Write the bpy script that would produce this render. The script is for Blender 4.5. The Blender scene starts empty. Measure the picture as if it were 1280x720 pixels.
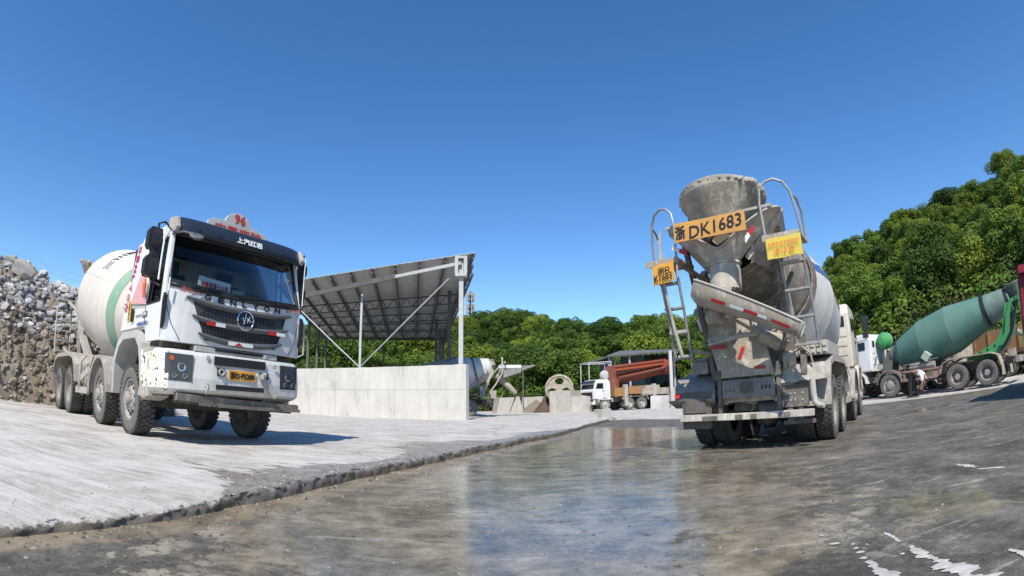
import bpy, bmesh, math, random
from mathutils import Vector, Matrix, noise
PI = math.pi
R_ = math.radians
S = bpy.context.scene
COL = S.collection
random.seed(7)

# ------------------------------------------------------------------ camera
CAMH, PITCH, ROLL, FPX = 0.864, R_(12.67), R_(-0.787), 662.0
def make_camera():
    cd = bpy.data.cameras.new('camera'); cam = bpy.data.objects.new('camera', cd)
    COL.objects.link(cam); S.camera = cam
    cd.type = 'PANO'; cd.panorama_type = 'FISHEYE_LENS_POLYNOMIAL'      # the wide action-camera lens of the photograph
    cd.fisheye_fov = R_(170)
    cd.fisheye_polynomial_k0 = 0; cd.fisheye_polynomial_k1 = -(1280 / 36) / FPX
    cd.fisheye_polynomial_k2 = 0; cd.fisheye_polynomial_k3 = 0; cd.fisheye_polynomial_k4 = 0
    cd.sensor_width = 36; cd.clip_start = 0.05; cd.clip_end = 6000
    F = Vector((0, math.cos(PITCH), math.sin(PITCH))); U = Vector((0, -math.sin(PITCH), math.cos(PITCH))); R = Vector((1, 0, 0))
    R2 = R * math.cos(ROLL) + U * math.sin(ROLL); U2 = -R * math.sin(ROLL) + U * math.cos(ROLL)
    m = Matrix((R2, U2, -F)).transposed().to_4x4(); m.translation = Vector((0, 0, CAMH)); cam.matrix_world = m
make_camera()

def pol(az, d, z=0.0):
    a = R_(az); return Vector((d * math.sin(a), d * math.cos(a), z))
def elz(el, d):
    return CAMH + d * math.tan(R_(el))

# ------------------------------------------------------------------ materials
def nt(name):
    m = bpy.data.materials.new(name); m.use_nodes = True
    t = m.node_tree; b = t.nodes['Principled BSDF']
    return m, t, b
def N(t, kind, **kw):
    n = t.nodes.new(kind)
    for k, v in kw.items():
        if k.startswith('i_'): n.inputs[k[2:].replace('_', ' ')].default_value = v
        else: setattr(n, k, v)
    return n
def lk(t, a, b): t.links.new(a, b)
def ramp(t, fac, stops, interp='LINEAR'):
    r = t.nodes.new('ShaderNodeValToRGB'); r.color_ramp.interpolation = interp
    e = r.color_ramp.elements
    while len(e) < len(stops): e.new(0.5)
    for el, (p, c) in zip(e, stops):
        el.position = p; el.color = (c, c, c, 1) if isinstance(c, (int, float)) else (*c, 1)
    lk(t, fac, r.inputs[0]); return r
def math_(t, op, a, b=None, c=None, clamp=False):
    n = t.nodes.new('ShaderNodeMath'); n.operation = op; n.use_clamp = clamp
    for i, v in enumerate((a, b, c)):
        if v is None: continue
        if isinstance(v, (int, float)): n.inputs[i].default_value = v
        else: lk(t, v, n.inputs[i])
    return n.outputs[0]
def mixc(t, fac, a, b, mode='MIX'):
    n = t.nodes.new('ShaderNodeMix'); n.data_type = 'RGBA'; n.blend_type = mode
    for s, v in ((n.inputs[0], fac), (n.inputs[6], a), (n.inputs[7], b)):
        if isinstance(v, (int, float)): s.default_value = v
        elif isinstance(v, (tuple, list)): s.default_value = (*v[:3], 1)
        else: lk(t, v, s)
    return n.outputs[2]
def noise_(t, vec, scale, detail=4, rough=0.55, dist=0.0):
    n = t.nodes.new('ShaderNodeTexNoise'); n.inputs['Scale'].default_value = scale
    n.inputs['Detail'].default_value = detail; n.inputs['Roughness'].default_value = rough; n.inputs['Distortion'].default_value = dist
    if vec is not None: lk(t, vec, n.inputs['Vector'])
    return n.outputs['Fac']
def coords(t, scale=(1, 1, 1), rot=(0, 0, 0), kind='Object'):
    tc = t.nodes.new('ShaderNodeTexCoord'); mp = t.nodes.new('ShaderNodeMapping')
    mp.inputs['Scale'].default_value = scale; mp.inputs['Rotation'].default_value = rot
    lk(t, tc.outputs[kind], mp.inputs['Vector']); return mp.outputs[0]
def bump_(t, b, h, strength=0.3, dist=0.02):
    n = t.nodes.new('ShaderNodeBump'); n.inputs['Strength'].default_value = strength; n.inputs['Distance'].default_value = dist
    lk(t, h, n.inputs['Height']); lk(t, n.outputs[0], b.inputs['Normal'])
_mc = {}
def M(name, col, rough=0.6, metal=0.0, dirt=None, amt=0.35, scale=2.5, bump=0.0, low=0.0, zr=(0.6, 2.2), streak=False, spec=0.5, splat=None):
    """painted / metal / concrete surface with dust and grime of its own"""
    if name in _mc: return _mc[name]
    m, t, b = nt(name)
    b.inputs['Metallic'].default_value = metal; b.inputs['Specular IOR Level'].default_value = spec
    v = coords(t)
    n1 = noise_(t, v, scale, 6, 0.65)
    n2 = noise_(t, v, scale * 9, 5, 0.7)
    if dirt is None: dirt = tuple(c * 0.65 for c in col)
    thr = 0.62 - amt * 0.5
    f = math_(t, 'ADD', math_(t, 'MULTIPLY', n1, 0.65), math_(t, 'MULTIPLY', n2, 0.35))
    if streak:
        vs = coords(t, (7, 7, 0.55)); f = math_(t, 'ADD', math_(t, 'MULTIPLY', f, 0.65), math_(t, 'MULTIPLY', noise_(t, vs, 2.2, 4, 0.6), 0.35))
    if low:
        sx = t.nodes.new('ShaderNodeSeparateXYZ'); tc = t.nodes.new('ShaderNodeTexCoord'); lk(t, tc.outputs['Object'], sx.inputs[0])
        mr = N(t, 'ShaderNodeMapRange'); mr.inputs[1].default_value = zr[1]; mr.inputs[2].default_value = zr[0]
        mr.inputs[3].default_value = 0; mr.inputs[4].default_value = low; lk(t, sx.outputs[2], mr.inputs[0])
        f = math_(t, 'ADD', f, mr.outputs[0])
    rp = ramp(t, f, [(max(0, thr - 0.16), 0.0), (min(1, thr + 0.2), 1.0)])
    c = mixc(t, rp.outputs[0], col, dirt)
    c = mixc(t, 0.5, c, ramp(t, n2, [(0.25, 0.72), (0.75, 1.0)]).outputs[0], 'MULTIPLY')
    if splat:
        s1 = noise_(t, coords(t, (1, 1, .7)), 5.5, 9, 0.78, .3); s2 = noise_(t, v, 26, 4, .7)
        sm = math_(t, 'MAXIMUM', ramp(t, s1, [(0.52, 0.0), (0.60, 1.0)]).outputs[0], ramp(t, s2, [(0.64, 0.0), (0.67, .8)]).outputs[0])
        c = mixc(t, math_(t, 'MULTIPLY', sm, splat[3]), c, splat[:3]); dk = ramp(t, noise_(t, v, 9, 7, .75), [(0.33, .35), (0.40, 0.0)]).outputs[0]; c = mixc(t, dk, c, tuple(q * .35 for q in col))
    lk(t, c, b.inputs['Base Color'])
    rr = ramp(t, f, [(0.3, rough), (0.75, min(1, rough + 0.35))]); lk(t, rr.outputs[0], b.inputs['Roughness'])
    if bump: bump_(t, b, f, bump, 0.03)
    _mc[name] = m; return m
def plain(name, col, rough=0.5, metal=0.0, emit=None):
    if name in _mc: return _mc[name]
    m, t, b = nt(name); b.inputs['Base Color'].default_value = (*col, 1); b.inputs['Metallic'].default_value = metal
    v = coords(t); n = noise_(t, v, 30, 3)
    r = ramp(t, n, [(0.3, max(0, rough - 0.08)), (0.7, min(1, rough + 0.1))]); lk(t, r.outputs[0], b.inputs['Roughness'])
    _mc[name] = m; return m
def glass(name, tint=(0.25, 0.33, 0.36), mixf=0.5, rough=0.02):
    if name in _mc: return _mc[name]
    m = bpy.data.materials.new(name); m.use_nodes = True; t = m.node_tree; t.nodes.clear()
    o = t.nodes.new('ShaderNodeOutputMaterial'); g = N(t, 'ShaderNodeBsdfGlossy'); g.inputs['Roughness'].default_value = rough
    tr = N(t, 'ShaderNodeBsdfTransparent'); tr.inputs[0].default_value = (*tint, 1)
    f = N(t, 'ShaderNodeFresnel'); f.inputs[0].default_value = 1.5
    mx = t.nodes.new('ShaderNodeMixShader'); lk(t, math_(t, 'MULTIPLY', f.outputs[0], .5, clamp=True), mx.inputs[0]); lk(t, tr.outputs[0], mx.inputs[1]); lk(t, g.outputs[0], mx.inputs[2])
    lk(t, mx.outputs[0], o.inputs[0]); _mc[name] = m; return m

# ------------------------------------------------------------------ mesh builder
class MB:
    def __init__(s): s.v = []; s.f = []; s.m = []; s.sm = []
    def add(s, vs, fs, mi=0, smooth=False):
        o = len(s.v); s.v += [tuple(v) for v in vs]
        for f in fs: s.f.append(tuple(i + o for i in f)); s.m.append(mi); s.sm.append(smooth)
        return s
    def box(s, lo, hi, mi=0, rot=None, pivot=None):
        x0, y0, z0 = lo; x1, y1, z1 = hi
        vs = [Vector(p) for p in ((x0, y0, z0), (x1, y0, z0), (x1, y1, z0), (x0, y1, z0), (x0, y0, z1), (x1, y0, z1), (x1, y1, z1), (x0, y1, z1))]
        if rot is not None:
            c = Vector(pivot) if pivot is not None else (vs[0] + vs[6]) / 2
            vs = [rot @ (v - c) + c for v in vs]
        return s.add(vs, [(0, 3, 2, 1), (4, 5, 6, 7), (0, 1, 5, 4), (1, 2, 6, 5), (2, 3, 7, 6), (3, 0, 4, 7)], mi)
    def beam(s, a, b, w, h, mi=0, up=(0, 0, 1)):
        a = Vector(a); b = Vector(b); d = (b - a).normalized(); u = Vector(up)
        if abs(d.dot(u)) > 0.97: u = Vector((0, 1, 0))
        r = d.cross(u).normalized(); u = r.cross(d).normalized()
        vs = []
        for p in (a, b):
            for sx, sz in ((-1, -1), (1, -1), (1, 1), (-1, 1)): vs.append(p + r * sx * w / 2 + u * sz * h / 2)
        return s.add(vs, [(0, 1, 2, 3), (7, 6, 5, 4), (0, 4, 5, 1), (1, 5, 6, 2), (2, 6, 7, 3), (3, 7, 4, 0)], mi)
    def cyl(s, a, b, r0, r1=None, n=12, mi=0, caps=True, smooth=True):
        r1 = r0 if r1 is None else r1
        a = Vector(a); b = Vector(b); d = (b - a).normalized()
        u = Vector((0, 0, 1)) if abs(d.z) < 0.9 else Vector((1, 0, 0)); p = d.cross(u).normalized(); q = d.cross(p)
        vs = []
        for c, r in ((a, r0), (b, r1)):
            for i in range(n):
                t = 2 * PI * i / n; vs.append(c + p * r * math.cos(t) + q * r * math.sin(t))
        s.add(vs, [(i, (i + 1) % n, n + (i + 1) % n, n + i) for i in range(n)], mi, smooth)
        if caps:
            s.add(vs[:n], [tuple(range(n - 1, -1, -1))], mi); s.add(vs[n:], [tuple(range(n))], mi)
        return s
    def tube(s, pts, r, n=8, mi=0, closed=False):
        pts = [Vector(p) for p in pts]; k = len(pts); prev = None; vs = []
        for i, p in enumerate(pts):
            if closed: d = pts[(i + 1) % k] - pts[i - 1]
            else: d = pts[min(i + 1, k - 1)] - pts[max(i - 1, 0)]
            d = d.normalized()
            if prev is None:
                u = Vector((0, 0, 1)) if abs(d.z) < 0.9 else Vector((1, 0, 0)); a = d.cross(u).normalized()
            else: a = (prev - d * prev.dot(d)).normalized()
            prev = a; b = d.cross(a)
            rr = r[i] if isinstance(r, (list, tuple)) else r
            for j in range(n):
                t = 2 * PI * j / n; vs.append(p + a * rr * math.cos(t) + b * rr * math.sin(t))
        fs = []
        for i in range(k if closed else k - 1):
            i2 = (i + 1) % k
            for j in range(n): fs.append((i * n + j, i * n + (j + 1) % n, i2 * n + (j + 1) % n, i2 * n + j))
        s.add(vs, fs, mi, True)
        if not closed: s.add(vs[:n], [tuple(range(n - 1, -1, -1))], mi); s.add(vs[-n:], [tuple(range(n))], mi)
        return s
    def lathe(s, prof, o, ax, n=24, mi=0, smooth=True, a0=0, a1=2 * PI, ref=None):
        """prof: (distance along axis, radius[, material])"""
        o = Vector(o); d = Vector(ax).normalized(); u = Vector(ref) if ref else (Vector((0, 0, 1)) if abs(d.z) < 0.9 else Vector((1, 0, 0)))
        p = (u - d * u.dot(d)).normalized(); q = d.cross(p); full = abs(a1 - a0 - 2 * PI) < 1e-6; m = n if full else n + 1
        vs = []
        for e in prof:
            for i in range(m):
                t = a0 + (a1 - a0) * i / n; vs.append(o + d * e[0] + (p * math.cos(t) + q * math.sin(t)) * e[1])
        for k in range(len(prof) - 1):
            mm = prof[k][2] if len(prof[k]) > 2 else mi
            s.add(vs[k * m:(k + 2) * m], [(i, (i + 1) % m, m + (i + 1) % m, m + i) for i in range(n)], mm, smooth)
        return s
    def prism(s, poly, axis, a, b, mi=0, bevel=0):
        """poly in the plane normal to axis; axis 0: (y,z), 1: (x,z), 2: (x,y)"""
        def P(p, w):
            return ((w, p[0], p[1]), (p[0], w, p[1]), (p[0], p[1], w))[axis]
        n = len(poly); vs = [P(p, a) for p in poly] + [P(p, b) for p in poly]
        s.add(vs, [tuple(range(n - 1, -1, -1)), tuple(range(n, 2 * n))] + [(i, (i + 1) % n, n + (i + 1) % n, n + i) for i in range(n)], mi)
        return s
    def quad(s, a, b, c, d, th=0.0, mi=0):
        a, b, c, d = map(Vector, (a, b, c, d))
        if not th: return s.add([a, b, c, d], [(0, 1, 2, 3)], mi)
        nn = (b - a).cross(d - a).normalized() * th
        vs = [a, b, c, d, a - nn, b - nn, c - nn, d - nn]
        return s.add(vs, [(0, 1, 2, 3), (7, 6, 5, 4), (0, 4, 5, 1), (1, 5, 6, 2), (2, 6, 7, 3), (3, 7, 4, 0)], mi)
    def grid(s, rows, mi=0, smooth=True):
        n = len(rows[0]); vs = [p for r in rows for p in r]
        return s.add(vs, [(i * n + j, i * n + j + 1, (i + 1) * n + j + 1, (i + 1) * n + j) for i in range(len(rows) - 1) for j in range(n - 1)], mi, smooth)
    def mesh(s, name, mats, merge=False, bevel=0, recalc=True):
        me = bpy.data.meshes.new(name); me.from_pydata(s.v, [], s.f)
        for m in (mats if isinstance(mats, (list, tuple)) else [mats]): me.materials.append(m)
        me.polygons.foreach_set('material_index', s.m); me.polygons.foreach_set('use_smooth', s.sm)
        if recalc or bevel or merge:
            b = bmesh.new(); b.from_mesh(me)
            if merge or bevel: bmesh.ops.remove_doubles(b, verts=b.verts, dist=1e-4)
            if bevel:
                es = [e for e in b.edges if len(e.link_faces) == 2 and e.calc_face_angle(0) > R_(28)]
                bmesh.ops.bevel(b, geom=es, offset=bevel, segments=2, profile=0.6, affect='EDGES', clamp_overlap=True)
            if recalc: bmesh.ops.recalc_face_normals(b, faces=b.faces)
            b.to_mesh(me); b.free()
        me.update(); return me
    def pieces(s, pad=0.012):
        n = len(s.v); par = list(range(n))
        def find(a):
            while par[a] != a: par[a] = par[par[a]]; a = par[a]
            return a
        for f in s.f:
            r = find(f[0])
            for i in f[1:]: par[find(i)] = r
        comp = {}
        for i, v in enumerate(s.v):
            c = comp.setdefault(find(i), [list(v), list(v)])
            for k in range(3): c[0][k] = min(c[0][k], v[k]); c[1][k] = max(c[1][k], v[k])
        ks = list(comp); g = {k: k for k in ks}
        def gf(a):
            while g[a] != a: a = g[a]
            return a
        if len(ks) > 400: return [s]
        for i, a in enumerate(ks):
            for b in ks[i + 1:]:
                if gf(a) == gf(b): continue
                A, B = comp[a], comp[b]
                if all(A[0][k] - pad <= B[1][k] and B[0][k] - pad <= A[1][k] for k in range(3)): g[gf(b)] = gf(a)
        roots = sorted({gf(k) for k in ks}, key=lambda k: ks.index(k))
        if len(roots) < 2 or len(roots) > 14: return [s]
        out = {r: MB() for r in roots}; maps = {r: {} for r in roots}
        for f, m, sm in zip(s.f, s.m, s.sm):
            r = gf(find(f[0])); o = out[r]; mp = maps[r]; idx = []
            for i in f:
                if i not in mp: mp[i] = len(o.v); o.v.append(s.v[i])
                idx.append(mp[i])
            o.f.append(tuple(idx)); o.m.append(m); o.sm.append(sm)
        return [out[r] for r in roots]
    def obj(s, name, mats, parent=None, loc=(0, 0, 0), rot=None, split=True, **kw):
        first = None
        for p in (s.pieces() if split and parent is not None else [s]):
            o = link(name, p.mesh(name, mats, **kw), parent, loc, rot)
            first = first or o
        return first
def link(name, me, parent=None, loc=(0, 0, 0), rot=None):
    o = bpy.data.objects.new(name, me); COL.objects.link(o); o.location = loc
    if rot is not None: o.rotation_euler = rot
    if parent is not None: o.parent = parent
    return o
def thing(name, label, cat, loc=(0, 0, 0), head=None, rz=0, group=None):
    o = bpy.data.objects.new(name, None); COL.objects.link(o); o.location = loc; o.empty_display_size = 0.3
    o.rotation_euler = (0, 0, -R_(head) if head is not None else rz)
    return tag(o, label, cat, group)
def tag(o, label, cat, group=None):
    o['label'] = label; o['category'] = cat
    if group: o['group'] = group
    return o
def kind(o, k, label=None):
    o['kind'] = k
    if label: o['label'] = label
    return o
def dup(o, parent=None):
    c = o.copy(); COL.objects.link(c); c.parent = parent
    for ch in list(o.children): dup(ch, c)
    return c

def text_mesh(s):
    cu = bpy.data.curves.new('lettering', 'FONT'); cu.body = s; cu.align_x = 'LEFT'; cu.resolution_u = 2
    o = bpy.data.objects.new('lettering', cu); COL.objects.link(o)
    dg = bpy.context.evaluated_depsgraph_get(); me = bpy.data.meshes.new_from_object(o.evaluated_get(dg))
    bpy.data.objects.remove(o); return me
def letters(s, mat, parent, c, w, h, right, up, name='lettering', th=0.004, bold=0.0, wrap=None, slant=0):
    """lettering s fitted to w x h, centred at c on a surface facing right x up"""
    me = text_mesh(s)
    xs = [v.co.x for v in me.vertices]; ys = [v.co.y for v in me.vertices]
    if not xs: return None
    x0, x1, y0, y1 = min(xs), max(xs), min(ys), max(ys)
    right = Vector(right).normalized(); up = Vector(up).normalized(); nn = right.cross(up); c = Vector(c)
    offs = [(0, 0)] + ([(bold, 0), (-bold, 0), (0, bold), (0, -bold)] if bold else [])
    b = MB(); k = 0
    for dx, dy in offs:
        vs = []
        for v in me.vertices:
            u = ((v.co.x - x0) / (x1 - x0) - 0.5) * w + dx; q = ((v.co.y - y0) / (y1 - y0) - 0.5) * h + dy
            u += slant * q
            vs.append(wrap(u, q) if wrap else c + right * u + up * q + nn * (th + k * 0.0006))
        b.add(vs, [tuple(p.vertices) for p in me.polygons]); k += 1
    bpy.data.meshes.remove(me)
    return b.obj(name, mat, parent, recalc=False, split=False)
# ------------------------------------------------------------------ palette
def c8(r, g, b): return tuple(((x / 255) / 12.92 if x / 255 < 0.04045 else ((x / 255 + 0.055) / 1.055) ** 2.4) for x in (r, g, b))
DUST = (0.36, 0.33, 0.29)
mWHITE = M('cab_white_paint', (0.8, 0.8, 0.79), 0.28, dirt=(0.5, 0.48, 0.44), amt=0.12, scale=1.5, low=0.14, zr=(0.5, 1.7), streak=True)
mCREAM = M('cab_cream_paint', (0.72, 0.68, 0.57), 0.4, dirt=(0.42, 0.38, 0.31), amt=0.25, scale=1.6, low=0.15, streak=True)
mWHITE2 = M('dusty_white_paint', (0.62, 0.62, 0.6), 0.45, dirt=(0.42, 0.4, 0.37), amt=0.3, scale=1.7, low=0.15, streak=True)
mRED = M('red_cab_paint', (0.22, 0.006, 0.007), 0.35, dirt=(0.12, 0.012, 0.012), amt=0.2)
mBEIGE = M('cement_dusted_paint', (0.48, 0.445, 0.4), 0.7, dirt=(0.27, 0.245, 0.21), amt=0.38, scale=2.2, bump=0.25, splat=(.62, .59, .53, .45))
mGREYD = M('cement_caked_steel', (0.5, 0.445, 0.36), 0.8, dirt=(0.25, 0.213, 0.165), amt=0.36, scale=2.6, bump=0.5, splat=(.6, .55, .47, .6))
mFUNN = M('cement_splashed_steel', (0.62, 0.565, 0.49), 0.78, dirt=(0.32, 0.285, 0.235), amt=0.34, scale=3.2, bump=0.5, streak=True, splat=(.76, .71, .63, .6))
mPALE = M('caked_pale_steel', (0.52, 0.5, 0.45), 0.8, dirt=(0.3, 0.28, 0.24), amt=0.3, scale=4, bump=0.45)
mDARK = M('dirty_dark_steel', (0.055, 0.052, 0.047), 0.65, dirt=(0.2, 0.175, 0.145), amt=0.35, scale=3, bump=0.2, splat=(.34, .31, .26, .5))
mSLATE = M('slate_grey_plastic', (0.13, 0.145, 0.165), 0.55, dirt=(0.26, 0.245, 0.22), amt=0.4, scale=3, bump=0.2, splat=(.4, .38, .34, .5))
mBROWNF = M('brown_rubber_flap', (0.075, 0.066, 0.06), 0.8, dirt=(0.15, 0.135, 0.12), amt=0.4, scale=3)
mBLACK = plain('black_plastic', (0.018, 0.019, 0.021), 0.42)
mVISOR = plain('visor_blue_black', (0.02, 0.027, 0.042), 0.25)
mGRILL = M('grille_grey', (0.075, 0.08, 0.09), 0.4, dirt=(0.16, 0.16, 0.16), amt=0.2)
mTYRE = M('tyre_tread_rubber', (0.035, 0.034, 0.033), 0.85, dirt=(0.12, 0.112, 0.1), amt=0.3, scale=6, bump=0.2)
mTYRES = M('tyre_sidewall_dusty', (0.20, 0.19, 0.175), 0.85, dirt=(0.1, 0.095, 0.088), amt=0.35, scale=7, bump=0.15)
mRIM = M('wheel_steel_dusty', (0.44, 0.41, 0.37), 0.6, dirt=(0.22, 0.2, 0.18), amt=0.32, scale=7, bump=0.2)
mRIMW = M('wheel_white_dusty', (0.6, 0.59, 0.56), 0.6, dirt=(0.35, 0.33, 0.3), amt=0.3, scale=7)
mHOLE = plain('wheel_hole_black', (0.012, 0.012, 0.012), 0.9)
mDRUML = M('drum_cream_paint', (0.72, 0.68, 0.61), 0.5, dirt=(0.52, 0.475, 0.41), amt=0.3, scale=1.1, bump=0.08, streak=True)
mDRUMR = M('drum_grey_white_paint', (0.7, 0.695, 0.68), 0.5, dirt=(0.42, 0.4, 0.37), amt=0.3, scale=1.2, bump=0.15)
mDRUMRB = M('drum_caked_back', (0.33, 0.285, 0.225), 0.85, dirt=(0.14, 0.125, 0.105), amt=0.4, scale=2, bump=0.4, splat=(.5, .45, .37, .5))
mDRUMG = M('drum_teal_paint', (0.05, 0.17, 0.135), 0.6, dirt=(0.12, 0.22, 0.18), amt=0.38, scale=1.3, bump=0.06)
mDRUMGR = M('drum_teal_caked', (0.2, 0.3, 0.26), 0.7, dirt=(0.12, 0.17, 0.15), amt=0.4, scale=2)
mGREEN = M('bright_green_paint', (0.03, 0.34, 0.09), 0.45, dirt=(0.1, 0.24, 0.11), amt=0.25, scale=2.5)
mGREEND = M('dark_green_caked', (0.07, 0.11, 0.085), 0.7, dirt=(0.14, 0.14, 0.12), amt=0.4)
mSTRIPE = M('drum_green_stripe', (0.16, 0.36, 0.22), 0.5, dirt=(0.3, 0.36, 0.28), amt=0.25, scale=2)
mGALV = M('galvanised_tube', (0.42, 0.43, 0.45), 0.4, 0.4, dirt=(0.3, 0.28, 0.25), amt=0.3, scale=8)
mREDT = plain('reflective_red', (0.42, 0.02, 0.025), 0.35)
mWHT = plain('reflective_white', (0.68, 0.68, 0.68), 0.35)
mYEL = M('plate_yellow', (0.75, 0.36, 0.03), 0.45, dirt=(0.55, 0.3, 0.08), amt=0.2, scale=5)
mYEL2 = M('sign_yellow', (0.8, 0.6, 0.06), 0.45, dirt=(0.6, 0.42, 0.1), amt=0.25, scale=6)
mORNP = M('plate_orange_yellow', (0.72, 0.36, 0.07), 0.55, dirt=(0.5, 0.26, 0.09), amt=0.35, scale=4)
mBLKP = plain('lettering_black', (0.012, 0.012, 0.012), 0.6)
mREDP = plain('lettering_red', (0.55, 0.03, 0.03), 0.5)
mREDF = plain('lettering_faded_red', (0.52, 0.13, 0.10), 0.5)
mPINKP = plain('lettering_crimson', (0.6, 0.03, 0.10), 0.45)
mBLUEP = plain('lettering_blue', (0.05, 0.13, 0.35), 0.5)
mWHTP = plain('lettering_white', (0.75, 0.75, 0.75), 0.4)
mCHROME = plain('chrome', (0.6, 0.6, 0.62), 0.15, 1.0)
mLENS = plain('lamp_lens_grey', (0.045, 0.05, 0.06), 0.12)
mLENSR = plain('lamp_red', (0.7, 0.03, 0.02), 0.3)
mLENSO = plain('lamp_orange', (0.7, 0.13, 0.03), 0.25)
mGLASS = glass('windscreen_glass', (0.66, 0.74, 0.76))
mGLASSD = glass('side_glass_dark', (0.16, 0.2, 0.24))
mINT = plain('cab_interior_dark', (0.03, 0.032, 0.036), 0.8)
mSEAT = plain('seat_cloth', (0.05, 0.055, 0.06), 0.9)
mCONC = None
mORANGE = M('orange_steel', (0.42, 0.2, 0.06), 0.55, dirt=(0.26, 0.15, 0.08), amt=0.35, scale=3)
mBOOM = M('boom_red_orange', (0.42, 0.07, 0.018), 0.5, dirt=(0.26, 0.07, 0.035), amt=0.3, scale=2.5)
mBOOMD = M('boom_dark_red', (0.22, 0.03, 0.02), 0.5, dirt=(0.2, 0.09, 0.06), amt=0.35, scale=2.5)
mPOST = M('shed_painted_steel', (0.5, 0.52, 0.52), 0.45, dirt=(0.38, 0.37, 0.34), amt=0.25, scale=4)
mSTEELD = M('shed_dark_steel', (0.07, 0.072, 0.075), 0.6, dirt=(0.14, 0.13, 0.12), amt=0.3, scale=3)
mROOFD = M('canopy_sheet_dark', (0.16, 0.17, 0.17), 0.55, dirt=(0.1, 0.1, 0.1), amt=.3)
mROOF = M('roof_sheet_grey', (0.5, 0.51, 0.5), 0.55, dirt=(0.38, 0.385, 0.37), amt=0.3, scale=1.2)
mSKIN = plain('skin', (0.35, 0.2, 0.13), 0.6)
# ------------------------------------------------------------------ wheels
def arc(cy, cz, r, a0, a1, n):
    return [(cy + r * math.cos(R_(a0 + (a1 - a0) * i / n)), cz + r * math.sin(R_(a0 + (a1 - a0) * i / n))) for i in range(n + 1)]
def tyre_mesh(lugs=True, n=44):
    b = MB(); w = 0.145; R = 0.525
    prof = [(-w * 0.72, 0.30, 1), (-w * 0.98, 0.335, 1), (-w, 0.40, 1), (-w * 0.97, 0.46, 1), (-w * 0.86, 0.502, 0), (-w * 0.5, R - 0.012, 0), (0, R - 0.008, 0), (w * 0.5, R - 0.012, 0),
            (w * 0.86, 0.502, 1), (w * 0.97, 0.46, 1), (w, 0.40, 1), (w * 0.98, 0.335, 1), (w * 0.72, 0.30, 1)]
    b.lathe(prof, (0, 0, 0), (1, 0, 0), n)
    if lugs:
        k = 38
        for i in range(k):
            for j, (x0, x1, off, hh) in enumerate(((-0.142, -0.075, 0, 0.5), (-0.062, 0.0, 0.5, 0.52), (0.008, 0.066, 0.15, 0.52), (0.078, 0.142, 0.6, 0.5))):
                a = 2 * PI * (i + off) / k; hw = 2 * PI / k * 0.33
                pts = []
                for r in (0.49, 0.535 if j in (1, 2) else 0.528):
                    for x, sg in ((x0, -1), (x1, -1), (x1, 1), (x0, 1)):
                        sk = (0.25 if j % 2 else -0.25) * hw * (1 if x == x1 else -1)
                        t = a + sg * hw + sk; pts.append((x, r * math.cos(t), r * math.sin(t)))
                b.add(pts, [(4, 5, 6, 7), (0, 1, 5, 4), (1, 2, 6, 5), (2, 3, 7, 6), (3, 0, 4, 7)], 0)
    return b.mesh('tyre', [mTYRE, mTYRES])
def rim_mesh(front, mat, holes=10):
    b = MB()
    if front:   # dished outwards: disc stands near the outer face (+x)
        prof = [(-0.10, 0.30), (0.06, 0.285), (0.118, 0.31), (0.12, 0.295), (0.10, 0.275), (0.075, 0.262), (0.085, 0.225), (0.125, 0.175), (0.135, 0.15), (0.135, 0.115), (0.17, 0.11), (0.20, 0.095), (0.20, 0.0)]
    else:       # deep dish of the rear duals
        prof = [(-0.10, 0.30), (0.115, 0.31), (0.118, 0.29), (0.02, 0.275), (-0.045, 0.25), (-0.05, 0.16), (-0.04, 0.13), (0.05, 0.125), (0.09, 0.105), (0.09, 0.0)]
    b.lathe(prof, (0, 0, 0), (1, 0, 0), 36)
    for i in range(holes):
        a = 2 * PI * i / holes
        if front: r, x, dx = 0.222, 0.088, 0.004
        else: r, x, dx = 0.205, -0.046, 0.003
        c = Vector((x + dx, r * math.cos(a), r * math.sin(a)))
        nn = Vector((0.75, 0.65 * math.cos(a), 0.65 * math.sin(a))).normalized() if front else Vector((1, 0, 0))
        b.cyl(c - nn * 0.004, c + nn * 0.006, 0.03, 0.03, 10, 1)
    for i in range(10):
        a = 2 * PI * (i + 0.5) / 10; r, x = (0.155, 0.133) if front else (0.15, -0.05)
        b.cyl((x, r * math.cos(a), r * math.sin(a)), (x + 0.035, r * math.cos(a), r * math.sin(a)), 0.013, 0.011, 6)
    return b.mesh('rim', [mat, mHOLE])
TYRE = tyre_mesh(); TYRE_LO = tyre_mesh(False, 30)
RIMF, RIMB = rim_mesh(True, mRIM), rim_mesh(False, mRIM)
RIMFW, RIMBW = rim_mesh(True, mRIMW, 8), rim_mesh(False, mRIMW, 8)
def wheel(parent, x, y, front, white=False, lo=False, inner=True):
    s = 1 if x > 0 else -1
    o = link('wheel', TYRE_LO if lo else TYRE, parent, (x, y, 0.53), (random.uniform(0, 6), 0, 0 if s > 0 else PI))
    link('rim', (RIMFW if white else RIMF) if front else (RIMBW if white else RIMB), o)
    if not front and inner:
        o2 = link('wheel', TYRE_LO if lo else TYRE, parent, (x - s * 0.33, y, 0.53), (random.uniform(0, 6), 0, 0 if s > 0 else PI))
    return o
AX = (0.0, -1.9, -4.9, -6.25)
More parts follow.
